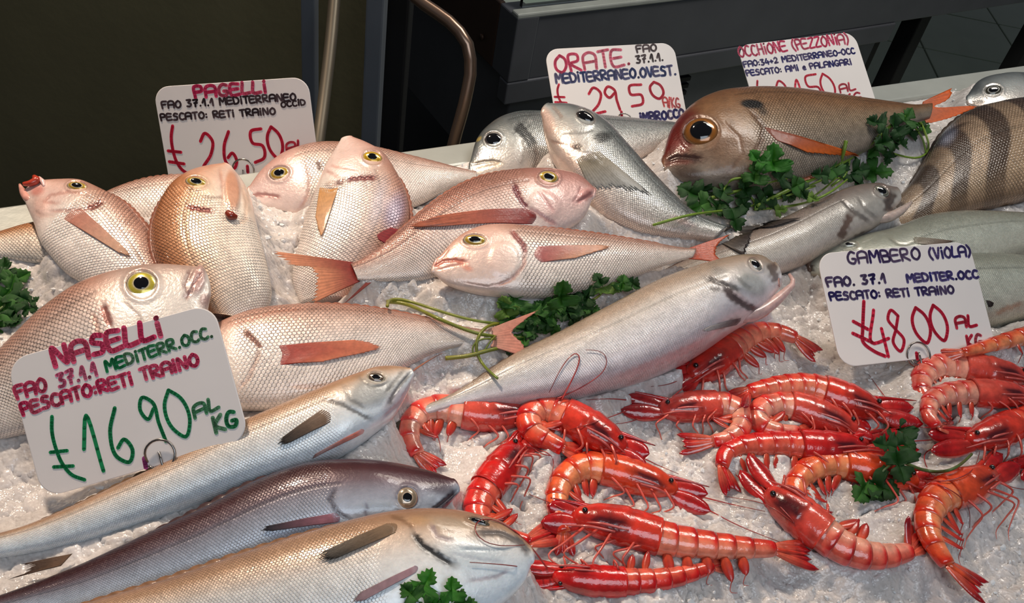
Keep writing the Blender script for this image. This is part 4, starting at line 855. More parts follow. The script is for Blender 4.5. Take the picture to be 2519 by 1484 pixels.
        LIMIT.append(np.array(v_)); mk('leg', v_, f_, M['limb'], t, col=mixc((214, 74, 62), (232, 130, 112), np.linspace(0, 1, len(v_))))
    for i in range(2):                               # long mouth legs running forward beside the head
        p, tt, vd, nn, r = at(ab + carap * (0.35 + 0.15 * i)); a = p + vd * r * (0.35 + 0.25 * i) + nn * r * 0.72
        b = p1 + v1 * r1 * (0.6 + 0.5 * i) + fd * Lf * rr.uniform(-0.1, 0.3) + n1 * r1 * 0.5
        v_, f_ = tube([a, (a + b) / 2 + nn * r * 0.25, b], [H * 0.06, H * 0.075, H * 0.03], 6, 14)
        mk('mouth_leg', v_, f_, M['limb'], t, col=lin((206, 92, 86)))
    # swimmerets: flat paddles under the abdomen
    for i in range(swim):
        u = ab * (0.93 - 0.155 * i); p, tt, vd, nn, r = at(u); L = H * rr.uniform(1.0, 1.45)
        a = p + vd * r * 0.62 + nn * r * 0.25
        dd = vd * 1.0 - tt * rr.uniform(0.05, 0.6); v_, f_, c2 = blade(a, dd, nn + 0.4 * tt, L, H * 0.58, (220, 84, 52), (196, 48, 44), -0.08, 0.2, 0.0004, 8, 4)
        v_ = np.array(v_); v_[:, 2] = np.maximum(v_[:, 2], 0.002)
        sw_ = mk('swimmeret', v_, f_, M['limb'], t, col=c2)
        tip = a + dd / np.linalg.norm(dd) * L; q1 = tip + (vd * 0.5 - tt * 0.5) * L * 0.25; q1[2] = max(0.002, q1[2] * 0.5)
        v_, f_ = tube([tip - dd * 0.001, q1, q1 - tt * L * 0.2], [0.0004, 0.0003, 0.00015], 5, 8); mk('hair_tip', v_, f_, M['limb'], sw_, col=lin((206, 90, 80)))
    # tail fan
    p0_, t0_, v0_, n0_, r0_ = at(0.0); td = -t0_
    if tail is not None:
        q = np.array(PZ(tail[0], tail[1], z0 * 0.6)); td = q - p0_; Lt = np.linalg.norm(td); td /= Lt
    else: Lt = tails * Ltot * 1.6
    sd = np.cross(td, n0_); sd /= np.linalg.norm(sd)
    for i in range(tailn):
        q = (i - (tailn - 1) / 2) / max(1, (tailn - 1) / 2)
        v_, f_, c2 = blade(p0_ + sd * r0_ * 0.45 * q - td * 0.001 + n0_ * (0.0009 * (i % 2)), td + sd * 0.20 * q, n0_, Lt * (1.0 if abs(q) > 0.5 else 0.86), r0_ * 1.15, (232, 110, 84), (168, 10, 22), 0.0, 0.6)
        v_ = np.array(v_); v_[:, 2] = np.maximum(v_[:, 2], 0.002)
        LIMIT.append(np.array(v_)); mk('tail_blade', v_, f_, M['shell'], t, col=c2)
    v_, f_ = tube([p0_ + t0_ * 0.001, p0_ + td * Lt * 0.78 + n0_ * 0.001], [r0_ * 0.45, r0_ * 0.08], 8, 8); mk('telson', v_, f_, M['shell'], t, col=mixc(OC, (180, 24, 28), np.linspace(0, 1, len(v_))))
    if upblade is not None:
        q = np.array(PZ(upblade[0], upblade[1], z0 + 0.012)); d = q - p0_; v_, f_, c2 = blade(p0_, d, n0_ + 0.6 * sd, np.linalg.norm(d), r0_ * 1.2, (206, 60, 52), (140, 6, 26), 0, 0.7)
        LIMIT.append(np.array(v_)); mk('tail_blade', v_, f_, M['shell'], t, col=c2)
    # antennae: given as photo paths, else two loose whips
    if ant is None:
        ant = []
        pf, _ = to_px(np.array([p1 + fd * Lf * 0.3])); dx, _ = to_px(np.array([p1 + fd * Lf * 1.3])); dv = dx[0] - pf[0]; dv /= np.linalg.norm(dv) + 1e-6
        for q in (-1, 1):
            pr = np.array([-dv[1], dv[0]]) * q; L = rr.uniform(110, 190); k = rr.uniform(0.25, 0.7)
            ant.append([pf[0], pf[0] + dv * L * 0.4 + pr * L * 0.1 * k, pf[0] + dv * L * 0.75 + pr * L * 0.45 * k, pf[0] + dv * L * 0.8 + pr * L * 0.9 * k])
    ANTS.append((t, ant))
    return t
ANTS = []
def grow_antennae():
  for t, ant in ANTS:
    for pa in ant:
        pts = np.array([np.array(hit(x, y, z=0.006)[0]) + [0, 0, 0.0016] for x, y in cr(pa, 14)])
        for _ in range(2): pts[1:-1] = (pts[:-2] + pts[1:-1] * 1 + pts[2:]) / 3
        v_, f_ = tube(pts, [0.0006, 0.00045, 0.0003, 0.0002], 5, 40)
        k_ = np.linspace(0, 1, len(v_))[:, None]; mk('antenna', v_, f_, M['limb'], t, col=lin((196, 60, 56)) * (1 - k_) + lin((130, 44, 44)) * k_)
shrimp('red prawn whose pale tail half hangs down in a hook between the two hake heads', [(1028, 1118), (1012, 1088), (1010, 1050), (1035, 1018), (1080, 1006), (1135, 1014), (1200, 1022), (1265, 1018), (1312, 1010)], 38, 1, 0.018, (1090, 1166), (1402, 988), 1, 'pink', ant=[[(1380, 990), (1410, 930), (1430, 880), (1425, 860), (1400, 880), (1350, 970)], [(1370, 985), (1450, 945), (1495, 905), (1490, 870), (1440, 865)]])
shrimp('red prawn with its long red blade pointing down right, tail tucked below its body', [(1385, 1102), (1345, 1082), (1310, 1060), (1303, 1030), (1330, 1008), (1375, 1018), (1430, 1046), (1490, 1080), (1538, 1108)], 40, 1, 0.024, (1445, 1122), (1614, 1140), 2, 'red', ant=[[(1560, 1120), (1610, 1145), (1668, 1170)]])
shrimp('red prawn standing almost upright beside the white hake head, scale pointing up', [(1300, 1334), (1265, 1326), (1215, 1310), (1178, 1280), (1180, 1235), (1208, 1190), (1238, 1150), (1262, 1115), (1280, 1092)], 42, 1, 0.020, (1385, 1300), (1328, 1052), 3, 'deep', ant=[[(1290, 1090), (1330, 1120), (1390, 1128)], [(1290, 1100), (1360, 1130), (1352, 1190)]])
shrimp('orange-red prawn below the blade-tailed one, head pointing right over open ice', [(1388, 1312), (1374, 1262), (1372, 1215), (1392, 1176), (1432, 1152), (1485, 1154), (1545, 1170), (1610, 1190), (1668, 1208)], 38, 1, 0.016, (1390, 1375), (1765, 1240), 4, 'orange', ant=[[(1720, 1225), (1800, 1245), (1880, 1262)], [(1700, 1235), (1800, 1290), (1950, 1350)]], leglen=1.3)
shrimp('long straight prawn with dark blue-black head organs and many pale folded legs', [(1905, 1352), (1850, 1350), (1785, 1346), (1715, 1340), (1645, 1330), (1580, 1312), (1510, 1292), (1450, 1278), (1405, 1270)], 44, -1, 0.020, (2012, 1370), (1318, 1258), 5, 'red', legs=6, leglen=1.7, dark=0.85, ant=[[(1400, 1265), (1350, 1240), (1300, 1220)]])
shrimp('bottom prawn seen from above, two black eyes and two red scales spread like a beak', [(1752, 1393), (1705, 1408), (1655, 1420), (1605, 1427), (1550, 1430), (1490, 1429), (1430, 1424), (1385, 1418), (1356, 1414)], 37, 1, 0.015, (1800, 1386), (1262, 1420), 6, 'deep', eye=(-1, 1), legs=3, swim=2, dark=0.3, lean=20, upblade=(1745, 1322),
       ant=[[(1350, 1410), (1250, 1395), (1155, 1388)], [(1350, 1410), (1290, 1330), (1220, 1280), (1170, 1270), (1150, 1310), (1190, 1345), (1290, 1345)]])
shrimp('curled prawn with head pointing left and a single loose red tail blade below it', [(1752, 1086), (1790, 1078), (1820, 1054), (1822, 1020), (1790, 1000), (1745, 1000), (1700, 1004), (1650, 1008), (1618, 1004)], 35, -1, 0.018, (1662, 1094), (1512, 986), 7, 'pink', ant=[[(1560, 990), (1500, 985), (1440, 988)], [(1600, 990), (1500, 1030), (1400, 1062)]])
shrimp('arched prawn with a clear black eye, topmost of all beside the long pale hake', [(1958, 832), (1915, 818), (1872, 818), (1833, 834), (1802, 856), (1775, 878), (1745, 900), (1712, 918), (1690, 925)], 41, -1, 0.018, (2018, 880), (1650, 940), 8, 'red', ant=[[(1680, 935), (1640, 950), (1600, 955)], [(1690, 950), (1640, 990), (1560, 1040), (1480, 1050)]], leglen=1.2)
shrimp('prawn stretched flat above the others, its tail touching the curled prawn', [(1842, 965), (1882, 958), (1930, 952), (1985, 954), (2030, 966), (2080, 985), (2130, 1002), (2170, 1010)], 34, 1, 0.024, (1790, 990), (2275, 1022), 9, 'red', ant=[[(2190, 1000), (2160, 960), (2135, 925)]], upblade=(1830, 1003))
shrimp('prawn curled tight into a ring in the middle of the heap', [(1965, 1062), (1925, 1062), (1885, 1052), (1864, 1032), (1872, 1010), (1908, 998), (1955, 1002), (2005, 1018), (2060, 1038), (2112, 1055)], 31, 1, 0.020, (2020, 1066), (2160, 1070), 10, 'pink')
shrimp('prawn lying below the ringed one with its red tail fan hanging down left', [(1776, 1148), (1786, 1118), (1822, 1100), (1872, 1094), (1925, 1094), (1980, 1098), (2035, 1102), (2090, 1100), (2130, 1096)], 36, 1, 0.018, (1806, 1222), (2254, 1080), 11, 'deep', ant=[[(2220, 1090), (2300, 1085), (2400, 1062)]])
shrimp('orange prawn half covered by the parsley leaf at the lower right', [(1985, 1268), (1962, 1235), (1960, 1190), (1990, 1158), (2035, 1142), (2090, 1145), (2150, 1160), (2210, 1176), (2260, 1186)], 36, 1, 0.014, (2060, 1285), (2330, 1196), 12, 'orange', leglen=1.2)
shrimp('banded prawn with a dark blotched head and a raised purple tail blade', [(2238, 1356), (2182, 1366), (2122, 1362), (2072, 1344), (2028, 1314), (1990, 1285), (1948, 1252), (1912, 1228), (1882, 1208)], 42, 1, 0.020, (2272, 1312), (1812, 1128), 13, 'pink', legs=3, swim=3, dark=1.3, darkv=0.30, upblade=(2236, 1270), ant=[[(1870, 1200), (1960, 1300), (1900, 1250), (1780, 1225)]])
shrimp('large prawn at the lower right, body arched down to a red tail near the corner', [(2332, 1390), (2306, 1352), (2286, 1310), (2285, 1268), (2302, 1235), (2338, 1213), (2378, 1200), (2418, 1180), (2442, 1160)], 47, 1, 0.022, (2432, 1464), (2490, 1120), 14, 'orange', leglen=1.3, ant=[[(2440, 1175), (2480, 1200), (2560, 1210)]])
shrimp('pink prawn curled under the wire ring of the card priced 48,00', [(2300, 1000), (2272, 968), (2270, 930), (2300, 905), (2345, 903), (2395, 910), (2445, 920), (2495, 928), (2530, 934)], 34, 1, 0.020, (2340, 1020), (2600, 950), 15, 'pink', ant=[])
shrimp('prawn wedged below the one by the wire ring, pale tail bent down over the ice', [(2306, 1052), (2285, 1022), (2292, 988), (2328, 972), (2375, 968), (2425, 970), (2485, 972), (2535, 976)], 33, 1, 0.028, (2368, 1060), (2620, 985), 16, 'pink', ant=[])
shrimp('dusky prawn pointing left at the right edge, dark head organs showing', [(2640, 995), (2590, 1005), (2540, 1025), (2490, 1050), (2440, 1072), (2400, 1082), (2375, 1084)], 42, -1, 0.024, (2700, 980), (2262, 1086), 17, 'red', dark=0.9, ant=[[(2320, 1100), (2270, 1120), (2280, 1160), (2310, 1190)]])
shrimp('straight orange prawn tail laid across the corner of the card priced 48,00', [(2368, 868), (2412, 857), (2462, 843), (2519, 828), (2580, 812), (2640, 800), (2700, 790)], 27, 1, 0.034, (2266, 884), (2780, 780), 18, 'orange', legs=3, swim=3, ant=[])
shrimp('prawn mostly out of view at the right edge, only its red scales and legs showing', [(2740, 1080), (2700, 1085), (2650, 1092), (2610, 1105), (2575, 1125), (2548, 1140)], 34, -1, 0.016, (2790, 1075), (2482, 1166), 19, 'deep', ant=[])
# ------------------------------------------------------------------ crushed ice, heaped under everything that lies on it
def vnoise(x, y, seed):
    r = np.random.RandomState(seed); G = r.rand(512, 512); xi = np.floor(x).astype(int); yi = np.floor(y).astype(int); fx = x - xi; fy = y - yi
    fx = fx * fx * (3 - 2 * fx); fy = fy * fy * (3 - 2 * fy); g = lambda a, b: G[a % 512, b % 512]
    return (g(xi, yi) * (1 - fx) + g(xi + 1, yi) * fx) * (1 - fy) + (g(xi, yi + 1) * (1 - fx) + g(xi + 1, yi + 1) * fx) * fy
def chips(x, y, seed):
    """faceted lumps: every cell is a tilted plate"""
    r = np.random.RandomState(seed); J = r.rand(256, 256, 2); Tt = r.rand(256, 256, 3); xi = np.floor(x).astype(int); yi = np.floor(y).astype(int)
    best = np.full(x.shape, 9.0); sec = np.full(x.shape, 9.0); h = np.zeros(x.shape)
    for a in (-1, 0, 1):
        for b in (-1, 0, 1):
            i = (xi + a) % 256; j = (yi + b) % 256; px_ = xi + a + J[i, j, 0]; py_ = yi + b + J[i, j, 1]; dx = x - px_; dy = y - py_; d = np.hypot(dx, dy)
            w = d < best; sec = np.where(w, best, np.minimum(sec, d)); best = np.where(w, d, best)
            h = np.where(w, Tt[i, j, 0] + (Tt[i, j, 1] - 0.5) * 1.3 * dx + (Tt[i, j, 2] - 0.5) * 1.3 * dy, h)
    return h - 0.5 * (1 - smooth01((sec - best) / 0.18)), best
e1, e2 = np.array(E1), np.array(E2); o0 = np.array([EA.x, EA.y, 0.0])
CS = 0.004; na, nb = int((A1 - A0) / CS) + 1, int((B1 - RIM) / CS) + 1
low = np.full((na, nb), 9.0)
sup = np.vstack([np.asarray(s).reshape(-1, 3) for s in SUPPORT]); q = sup - o0
ia = ((q @ e1 - A0) / CS).round().astype(int); ib = ((q @ e2 - RIM) / CS).round().astype(int); ok = (ia >= 0) & (ia < na) & (ib >= 0) & (ib < nb)
np.minimum.at(low, (ia[ok], ib[ok]), sup[ok, 2])
mask = low < 8
lim = low.copy(); sl_ = np.vstack(LIMIT); q = sl_ - o0
ia = ((q @ e1 - A0) / CS).round().astype(int); ib = ((q @ e2 - RIM) / CS).round().astype(int); ok = (ia >= 0) & (ia < na) & (ib >= 0) & (ib < nb)
np.minimum.at(lim, (ia[ok], ib[ok]), np.maximum(sl_[ok, 2] - 0.006, -0.002))
for _ in range(1):                                     # close pin holes
    for s0, s1 in ((1, 0), (-1, 0), (0, 1), (0, -1)): lim = np.minimum(lim, np.roll(np.roll(low, s0, 0), s1, 1))
hh = np.where(mask, np.clip(low + 0.004, -0.004, 0.045), 0.0)
src = hh.copy()
for it in range(60):
    av = (np.roll(hh, 1, 0) + np.roll(hh, -1, 0) + np.roll(hh, 1, 1) + np.roll(hh, -1, 1)) / 4 * 0.985
    hh = np.where(mask, src, av)
hh = np.clip(hh, -0.03, 0.05)
for _ in range(2): hh = (np.roll(hh, 1, 0) + np.roll(hh, -1, 0) + np.roll(hh, 1, 1) + np.roll(hh, -1, 1) + 2 * hh) / 6
def bil(G, a, b):
    x = np.clip((a - A0) / CS, 0, na - 1.001); y = np.clip((b - RIM) / CS, 0, nb - 1.001); i = x.astype(int); j = y.astype(int); fx = x - i; fy = y - j
    return (G[i, j] * (1 - fx) + G[i + 1, j] * fx) * (1 - fy) + (G[i, j + 1] * (1 - fx) + G[i + 1, j + 1] * fx) * fy
def ice_h(a, b):
    base = bil(hh, a, b)
    n = (vnoise(a * 22, b * 22, 1) - 0.5) * 0.008 + (vnoise(a * 60, b * 60, 2) - 0.5) * 0.005
    # the heaps of ice along the back and between the fish
    c1, d1_ = chips(a * 95 + vnoise(a * 40, b * 40, 8), b * 95, 3); c2, _ = chips(a * 230, b * 230, 4); c3, _ = chips(a * 480, b * 480, 5)
    patch = 0.45 + 0.8 * vnoise(a * 14, b * 14, 9)
    det = (c1 - 0.5) * 0.0030 * patch + (c2 - 0.5) * 0.0011 * patch + (c3 - 0.5) * 0.0005
    h = base + n + det
    lm = bil(np.where(lim > 8, 0.2, lim), a, b)
    h = np.minimum(h, lm + 0.006 + det * 0.6)
    return h
STEP = 0.0014
ga = np.arange(A0, A1, STEP); gb = np.arange(RIM, B1, STEP); AA, BB = np.meshgrid(ga, gb, indexing='ij')
HHf = ice_h(AA, BB)
edge = np.minimum(np.minimum(AA - A0, A1 - AA), BB - RIM); 
HHf = HHf * np.clip(edge / 0.01 + 0.3, 0, 1)
Vi = o0 + AA[..., None] * e1 + BB[..., None] * e2; Vi[..., 2] = HHf
jit = nrs.rand(*AA.shape, 2) - 0.5; Vi[..., 0] += jit[..., 0] * STEP * 0.6; Vi[..., 1] += jit[..., 1] * STEP * 0.6
ni, nj = AA.shape; Fi = grid_faces(ni, nj)
ice_m, nt, b_ = mat_new('crushed_ice'); N = nt.nodes; L_ = nt.links
b_.inputs['Roughness'].default_value = 0.28; b_.inputs['IOR'].default_value = 1.31
b_.inputs['Subsurface Weight'].default_value = 0.9; b_.inputs['Subsurface Radius'].default_value = (1.0, 0.95, 0.95); b_.inputs['Subsurface Scale'].default_value = 0.006
b_.inputs['Coat Weight'].default_value = 0.6; b_.inputs['Coat Roughness'].default_value = 0.08
tc = N.new('ShaderNodeTexCoord'); n1_ = N.new('ShaderNodeTexNoise'); n1_.inputs['Scale'].default_value = 28; n1_.inputs['Detail'].default_value = 8; L_.new(tc.outputs['Object'], n1_.inputs['Vector'])
cr_ = N.new('ShaderNodeValToRGB'); cr_.color_ramp.elements[0].position = 0.3; cr_.color_ramp.elements[0].color = (0.54, 0.50, 0.47, 1); cr_.color_ramp.elements[1].position = 0.7; cr_.color_ramp.elements[1].color = (0.73, 0.69, 0.67, 1)
L_.new(n1_.outputs['Fac'], cr_.inputs['Fac']); L_.new(cr_.outputs['Color'], b_.inputs['Base Color'])
n2_ = N.new('ShaderNodeTexVoronoi'); n2_.inputs['Scale'].default_value = 620; L_.new(tc.outputs['Object'], n2_.inputs['Vector'])
bp = N.new('ShaderNodeBump'); bp.inputs['Strength'].default_value = 0.5; bp.inputs['Distance'].default_value = 0.0005; L_.new(n2_.outputs['Distance'], bp.inputs['Height']); L_.new(bp.outputs['Normal'], b_.inputs['Normal']); L_.new(bp.outputs['Normal'], b_.inputs['Coat Normal'])
me = bpy.data.meshes.new('crushed_ice'); me.vertices.add(ni * nj); me.vertices.foreach_set('co', Vi.reshape(-1))
me.loops.add(len(Fi) * 4); me.loops.foreach_set('vertex_index', Fi[:, ::1].reshape(-1).astype(np.int32)); me.polygons.add(len(Fi))
me.polygons.foreach_set('loop_start', (np.arange(len(Fi)) * 4).astype(np.int32)); me.update(calc_edges=True)
me.materials.append(ice_m)
ice = bpy.data.objects.new('crushed_ice', me); C.objects.link(ice); ice['kind'] = 'stuff'; ice['label'] = 'bed of wet crushed ice filling the counter under the fish and prawns'; ice['category'] = 'ice'
# loose crystals scattered on top of the bed
cm, nt, b_ = mat_new('ice_crystal'); b_.inputs['Base Color'].default_value = (0.9, 0.92, 0.93, 1); b_.inputs['Roughness'].default_value = 0.06; b_.inputs['IOR'].default_value = 1.31; b_.inputs['Transmission Weight'].default_value = 0.25
NC = 14000; aa = A0 + (A1 - A0) * nrs.rand(NC); bb = RIM + 0.003 + (B1 - RIM - 0.006) * nrs.rand(NC)
keep = vnoise(aa * 14, bb * 14, 9) + 0.25 * nrs.rand(NC) > 0.42; aa, bb = aa[keep], bb[keep]; hz = ice_h(aa, bb); NC = len(aa)
lm = bil(np.where(lim > 8, 0.2, lim), aa, bb); ok = (lm > 0.1); aa, bb, hz = aa[ok], bb[ok], hz[ok]; NC = len(aa)
ico = np.array([(0, 0, 1), (0.9, 0, 0.4), (0.28, 0.85, 0.4), (-0.72, 0.53, 0.4), (-0.72, -0.53, 0.4), (0.28, -0.85, 0.4), (0, 0, -0.6)]); icf = np.array([(0, 1, 2), (0, 2, 3), (0, 3, 4), (0, 4, 5), (0, 5, 1), (6, 2, 1), (6, 3, 2), (6, 4, 3), (6, 5, 4), (6, 1, 5)])
sc_ = (0.0006 + 0.0016 * nrs.rand(NC) ** 2.5)[:, None, None] * (0.6 + 0.8 * nrs.rand(NC, 7, 1)); ang = nrs.rand(NC) * 6.28; st_ = 0.6 + 0.9 * nrs.rand(NC, 1, 3)
K3 = ico[None] * st_ * sc_; ca, sa = np.cos(ang)[:, None], np.sin(ang)[:, None]; X3 = np.stack([K3[..., 0] * ca - K3[..., 1] * sa, K3[..., 0] * sa + K3[..., 1] * ca, K3[..., 2]], -1)
tl = (nrs.rand(NC, 1) - 0.5) * 1.6; X3 = np.stack([X3[..., 0], X3[..., 1] * np.cos(tl) - X3[..., 2] * np.sin(tl), X3[..., 1] * np.sin(tl) + X3[..., 2] * np.cos(tl)], -1)
c3 = o0 + aa[:, None] * e1 + bb[:, None] * e2; c3[:, 2] = hz + 0.0002; X3 = X3 + c3[:, None]; F3 = (icf[None] + (np.arange(NC) * 7)[:, None, None]).reshape(-1, 3)
oc = mk('ice_crystals', X3.reshape(-1, 3), F3, cm, smooth=False); oc['kind'] = 'stuff'; oc['label'] = 'loose clear ice crystals scattered over the crushed ice'; oc['category'] = 'ice'
def ice_z(x, y):
    q_ = np.array([x, y, 0]) - o0; return float(ice_h(np.array([q_ @ e1]), np.array([q_ @ e2]))[0])

BVHS.append(BVHTree.FromPolygons(Vi[::3, ::3].reshape(-1, 3).tolist(), grid_faces(*Vi[::3, ::3].shape[:2]).tolist()))
grow_antennae()
# ------------------------------------------------------------------ parsley
HALF = [(0.0, 0.0), (0.05, 0.10), (0.20, 0.07), (0.40, 0.06), (0.47, 0.14), (0.44, 0.20), (0.57, 0.24), (0.54, 0.33), (0.44, 0.36), (0.46, 0.43), (0.33, 0.44), (0.16, 0.42), (0.15, 0.50), (0.30, 0.56), (0.35, 0.66), (0.27, 0.70), (0.29, 0.80), (0.18, 0.82), (0.17, 0.92), (0.07, 0.92), (0.0, 1.0)]
def leaf_mesh(variant):
    r = random.Random(variant); V = []; F = []; Cc = []
    hp = [(x * r.uniform(0.85, 1.12), y + r.uniform(-0.02, 0.02)) for x, y in HALF]; fold = r.uniform(0.15, 0.5); curl = r.uniform(-0.5, 0.35); wav = r.uniform(0.04, 0.1)
    def zz(x, y): return fold * abs(x) * 0.8 + curl * y * y * 0.5 + wav * math.sin(9 * x + 6 * y + variant)
    m = len(hp)
    for sx in (-1, 1):
        b = len(V)
        for k, (x, y) in enumerate(hp):
            ym = 0.08 + 0.86 * k / (m - 1)
            for q in (0.0, 0.5, 1.0):
                X = sx * x * q; Y = ym * (1 - q) + y * q; V.append((X, Y, zz(X, Y))); Cc.append(1.0 + 0.25 * (q == 0) - 0.12 * q + r.uniform(-0.1, 0.1))
        for k in range(m - 1):
            for j in (0, 1):
                a = b + k * 3 + j; quad = [a, a + 1, a + 4, a + 3]; F.append(quad if sx > 0 else quad[::-1])
    return V, F, Cc
LEAFM = {}
def leaf(parent, px, py, size, ang, tone, tilt=None, var=None, lift=4, stemto=None):
    r = random.Random(int(px * 3 + py)); var = r.randrange(4) if var is None else var; key = (var, tone)
    if key not in LEAFM:
        V, F, Cc = leaf_mesh(var); col = np.clip(np.array(Cc)[:, None] * lin({'d': (32, 82, 26), 'm': (56, 116, 36), 'l': (112, 150, 58), 'b': (58, 138, 34)}[tone])[None], 0, 1)
        o = mk('leaf', V, F, M['leaf'], None, col=col, smooth=True); LEAFM[key] = o.data; C.objects.unlink(o); bpy.data.objects.remove(o)
    p, n = hit(px, py, z=0.008); p = Vector(p) + n * (lift * 0.001); n = (Vector(n) * 0.5 + Vector((r.uniform(-.35, .35), -0.45 + r.uniform(-.3, .3), 0.8))).normalized()
    d = depth_of(p); s = size * d / F_PX
    a = math.radians(ang); dirc = MROT @ Vector((math.cos(a), math.sin(a), 0)); y = (dirc - n * dirc.dot(n)).normalized(); x = y.cross(n)
    o = bpy.data.objects.new('leaf', LEAFM[key]); C.objects.link(o); o.parent = parent
    o.matrix_local = Matrix.Translation(p - y * s * 0.4 - Vector(ORG[parent.name])) @ Matrix(((x.x * s, y.x * s, n.x * s), (x.y * s, y.y * s, n.y * s), (x.z * s, y.z * s, n.z * s))).to_4x4()
    md = o.modifiers.new('thickness', 'SOLIDIFY'); md.thickness = 0.012
    return o
def stem(parent, pts, r_px, tone=(116, 146, 52), lift=4.0, tip=None):
    P = [np.array(hit(x, y, z=0.006)[0]) for x, y in cr(pts, 26)]; P = np.array(P); P[:, 2] += lift * 0.001
    for _ in range(4): P[1:-1] = (P[:-2] + P[1:-1] + P[2:]) / 3
    r = r_px * depth_of(P[0]) / F_PX; v, f = tube(P, [r * 1.1, r, r * 0.85], 8, 48)
    k = np.linspace(0, 1, len(v))[:, None]; col = lin(tone)[None] * (1 - k) + lin(tip or tone)[None] * k
    return mk('stem', v, f, M['stem'], parent, col=col)
def sprig(label, px, py):
    p = hit(px, py)[0]; return thing('parsley_sprig', label, 'parsley', (p.x, p.y, p.z), 'sprigs of parsley on the fish and ice')
s1 = sprig('long bushy sprig of parsley between the big brown bream and the grey hake', 1900, 500)
for a in [([(1602, 568), (1680, 545), (1780, 530), (1860, 516), (1920, 498), (2000, 470)], 3.2), ([(1856, 520), (1930, 482), (2010, 445), (2080, 405), (2140, 365), (2190, 315), (2222, 296)], 5), ([(2222, 298), (2250, 300), (2272, 345), (2280, 380), (2262, 400), (2220, 398), (2185, 388)], 3),
          ([(2075, 360), (2066, 400), (2050, 440)], 4.5), ([(1772, 485), (1790, 458), (1830, 452), (1862, 462)], 3), ([(1912, 470), (1912, 440), (1900, 415), (1915, 410)], 2.6), ([(1745, 500), (1820, 480), (1880, 462), (1930, 452)], 4), ([(1830, 490), (1850, 508), (1852, 525)], 3),
          ([(1850, 528), (1920, 522), (2000, 505), (2060, 470), (2080, 452)], 3), ([(1960, 485), (2020, 455), (2060, 450)], 2.6), ([(2240, 320), (2262, 352), (2272, 390)], 2.4), ([(1990, 500), (2030, 470), (2052, 450)], 2.4), ([(2040, 470), (2075, 440), (2085, 402)], 3)]: stem(s1, a[0], a[1], (124, 156, 56), 6)
for (x, y, s, a, t) in [(1702, 478, 74, 150, 'd'), (1735, 462, 70, 95, 'd'), (1725, 505, 66, 200, 'm'), (1762, 515, 64, 250, 'd'), (1800, 540, 74, 285, 'd'), (1770, 480, 60, 60, 'd'), (1830, 455, 62, 110, 'd'), (1850, 430, 70, 80, 'm'), (1895, 405, 84, 95, 'b'), (1860, 400, 60, 140, 'b'), (1915, 430, 66, 40, 'd'),
                        (1880, 470, 66, 200, 'd'), (1930, 460, 60, 330, 'd'), (1950, 445, 58, 20, 'm'), (1965, 470, 46, 300, 'd'), (1860, 495, 58, 230, 'd'), (1820, 500, 50, 300, 'd'), (2040, 425, 62, 120, 'm'), (2062, 408, 60, 60, 'd'), (2100, 418, 66, 10, 'd'), (2135, 420, 76, 350, 'm'), (2090, 440, 54, 300, 'd'), (2012, 420, 50, 170, 'd'),
                        (2160, 345, 68, 200, 'd'), (2190, 320, 70, 110, 'd'), (2215, 300, 60, 60, 'm'), (2240, 315, 60, 10, 'd'), (2150, 310, 58, 160, 'd'), (2180, 360, 66, 270, 'd'), (2205, 350, 56, 320, 'd'), (2140, 370, 56, 230, 'm'), (2225, 335, 54, 300, 'd'), (2262, 318, 56, 320, 'm'), (2170, 385, 44, 260, 'd'), (2000, 505, 36, 340, 'l'), (1905, 520, 40, 10, 'l')]: leaf(s1, x, y, s * 0.92, a, t, lift=7)
s2 = sprig('parsley sprig in the middle with two long looped yellow stems', 1300, 790)
for a in [([(952, 766), (942, 752), (965, 745), (1000, 752), (1080, 778), (1150, 798), (1210, 808), (1250, 808)], 4), ([(950, 755), (985, 755), (1050, 785), (1120, 815), (1180, 836), (1240, 842), (1285, 842)], 4.4), ([(1094, 894), (1150, 888), (1200, 874), (1260, 862)], 5), ([(1245, 808), (1195, 815), (1172, 845), (1170, 880), (1190, 915), (1222, 944)], 3.8),
          ([(1285, 850), (1230, 848), (1170, 852), (1158, 870), (1165, 890)], 2.4), ([(1250, 820), (1210, 845), (1190, 875)], 2.4), ([(1300, 790), (1350, 760), (1390, 740)], 3), ([(1310, 790), (1380, 778), (1440, 770)], 3), ([(1440, 760), (1470, 740), (1485, 725)], 3)]: stem(s2, a[0], a[1], (136, 134, 46), 5, (110, 130, 50))
for (x, y, s, a, t) in [(1262, 740, 84, 80, 'm'), (1240, 765, 66, 110, 'l'), (1255, 785, 72, 95, 'm'), (1285, 800, 70, 300, 'd'), (1300, 775, 60, 50, 'm'), (1330, 790, 66, 330, 'd'), (1320, 760, 56, 70, 'm'), (1280, 840, 50, 280, 'm'), (1245, 862, 60, 215, 'd'), (1350, 815, 54, 320, 'm'), (1375, 720, 84, 100, 'm'), (1400, 735, 80, 20, 'd'), (1360, 745, 66, 200, 'm'), (1385, 760, 78, 340, 'd'),
                        (1420, 760, 74, 350, 'd'), (1430, 735, 60, 60, 'd'), (1400, 780, 60, 300, 'd'), (1470, 715, 84, 95, 'l'), (1492, 705, 66, 60, 'l'), (1515, 705, 66, 30, 'm'), (1545, 702, 56, 350, 'd'), (1465, 690, 46, 120, 'd'), (1520, 690, 50, 80, 'm'), (1345, 775, 56, 30, 'm'), (1310, 820, 48, 250, 'd'), (1450, 760, 46, 330, 'm')]: leaf(s2, x, y, s * 0.92, a, t, lift=6)
s3 = sprig('bunch of dark parsley at the left edge above the big-eyed bream', 30, 750)
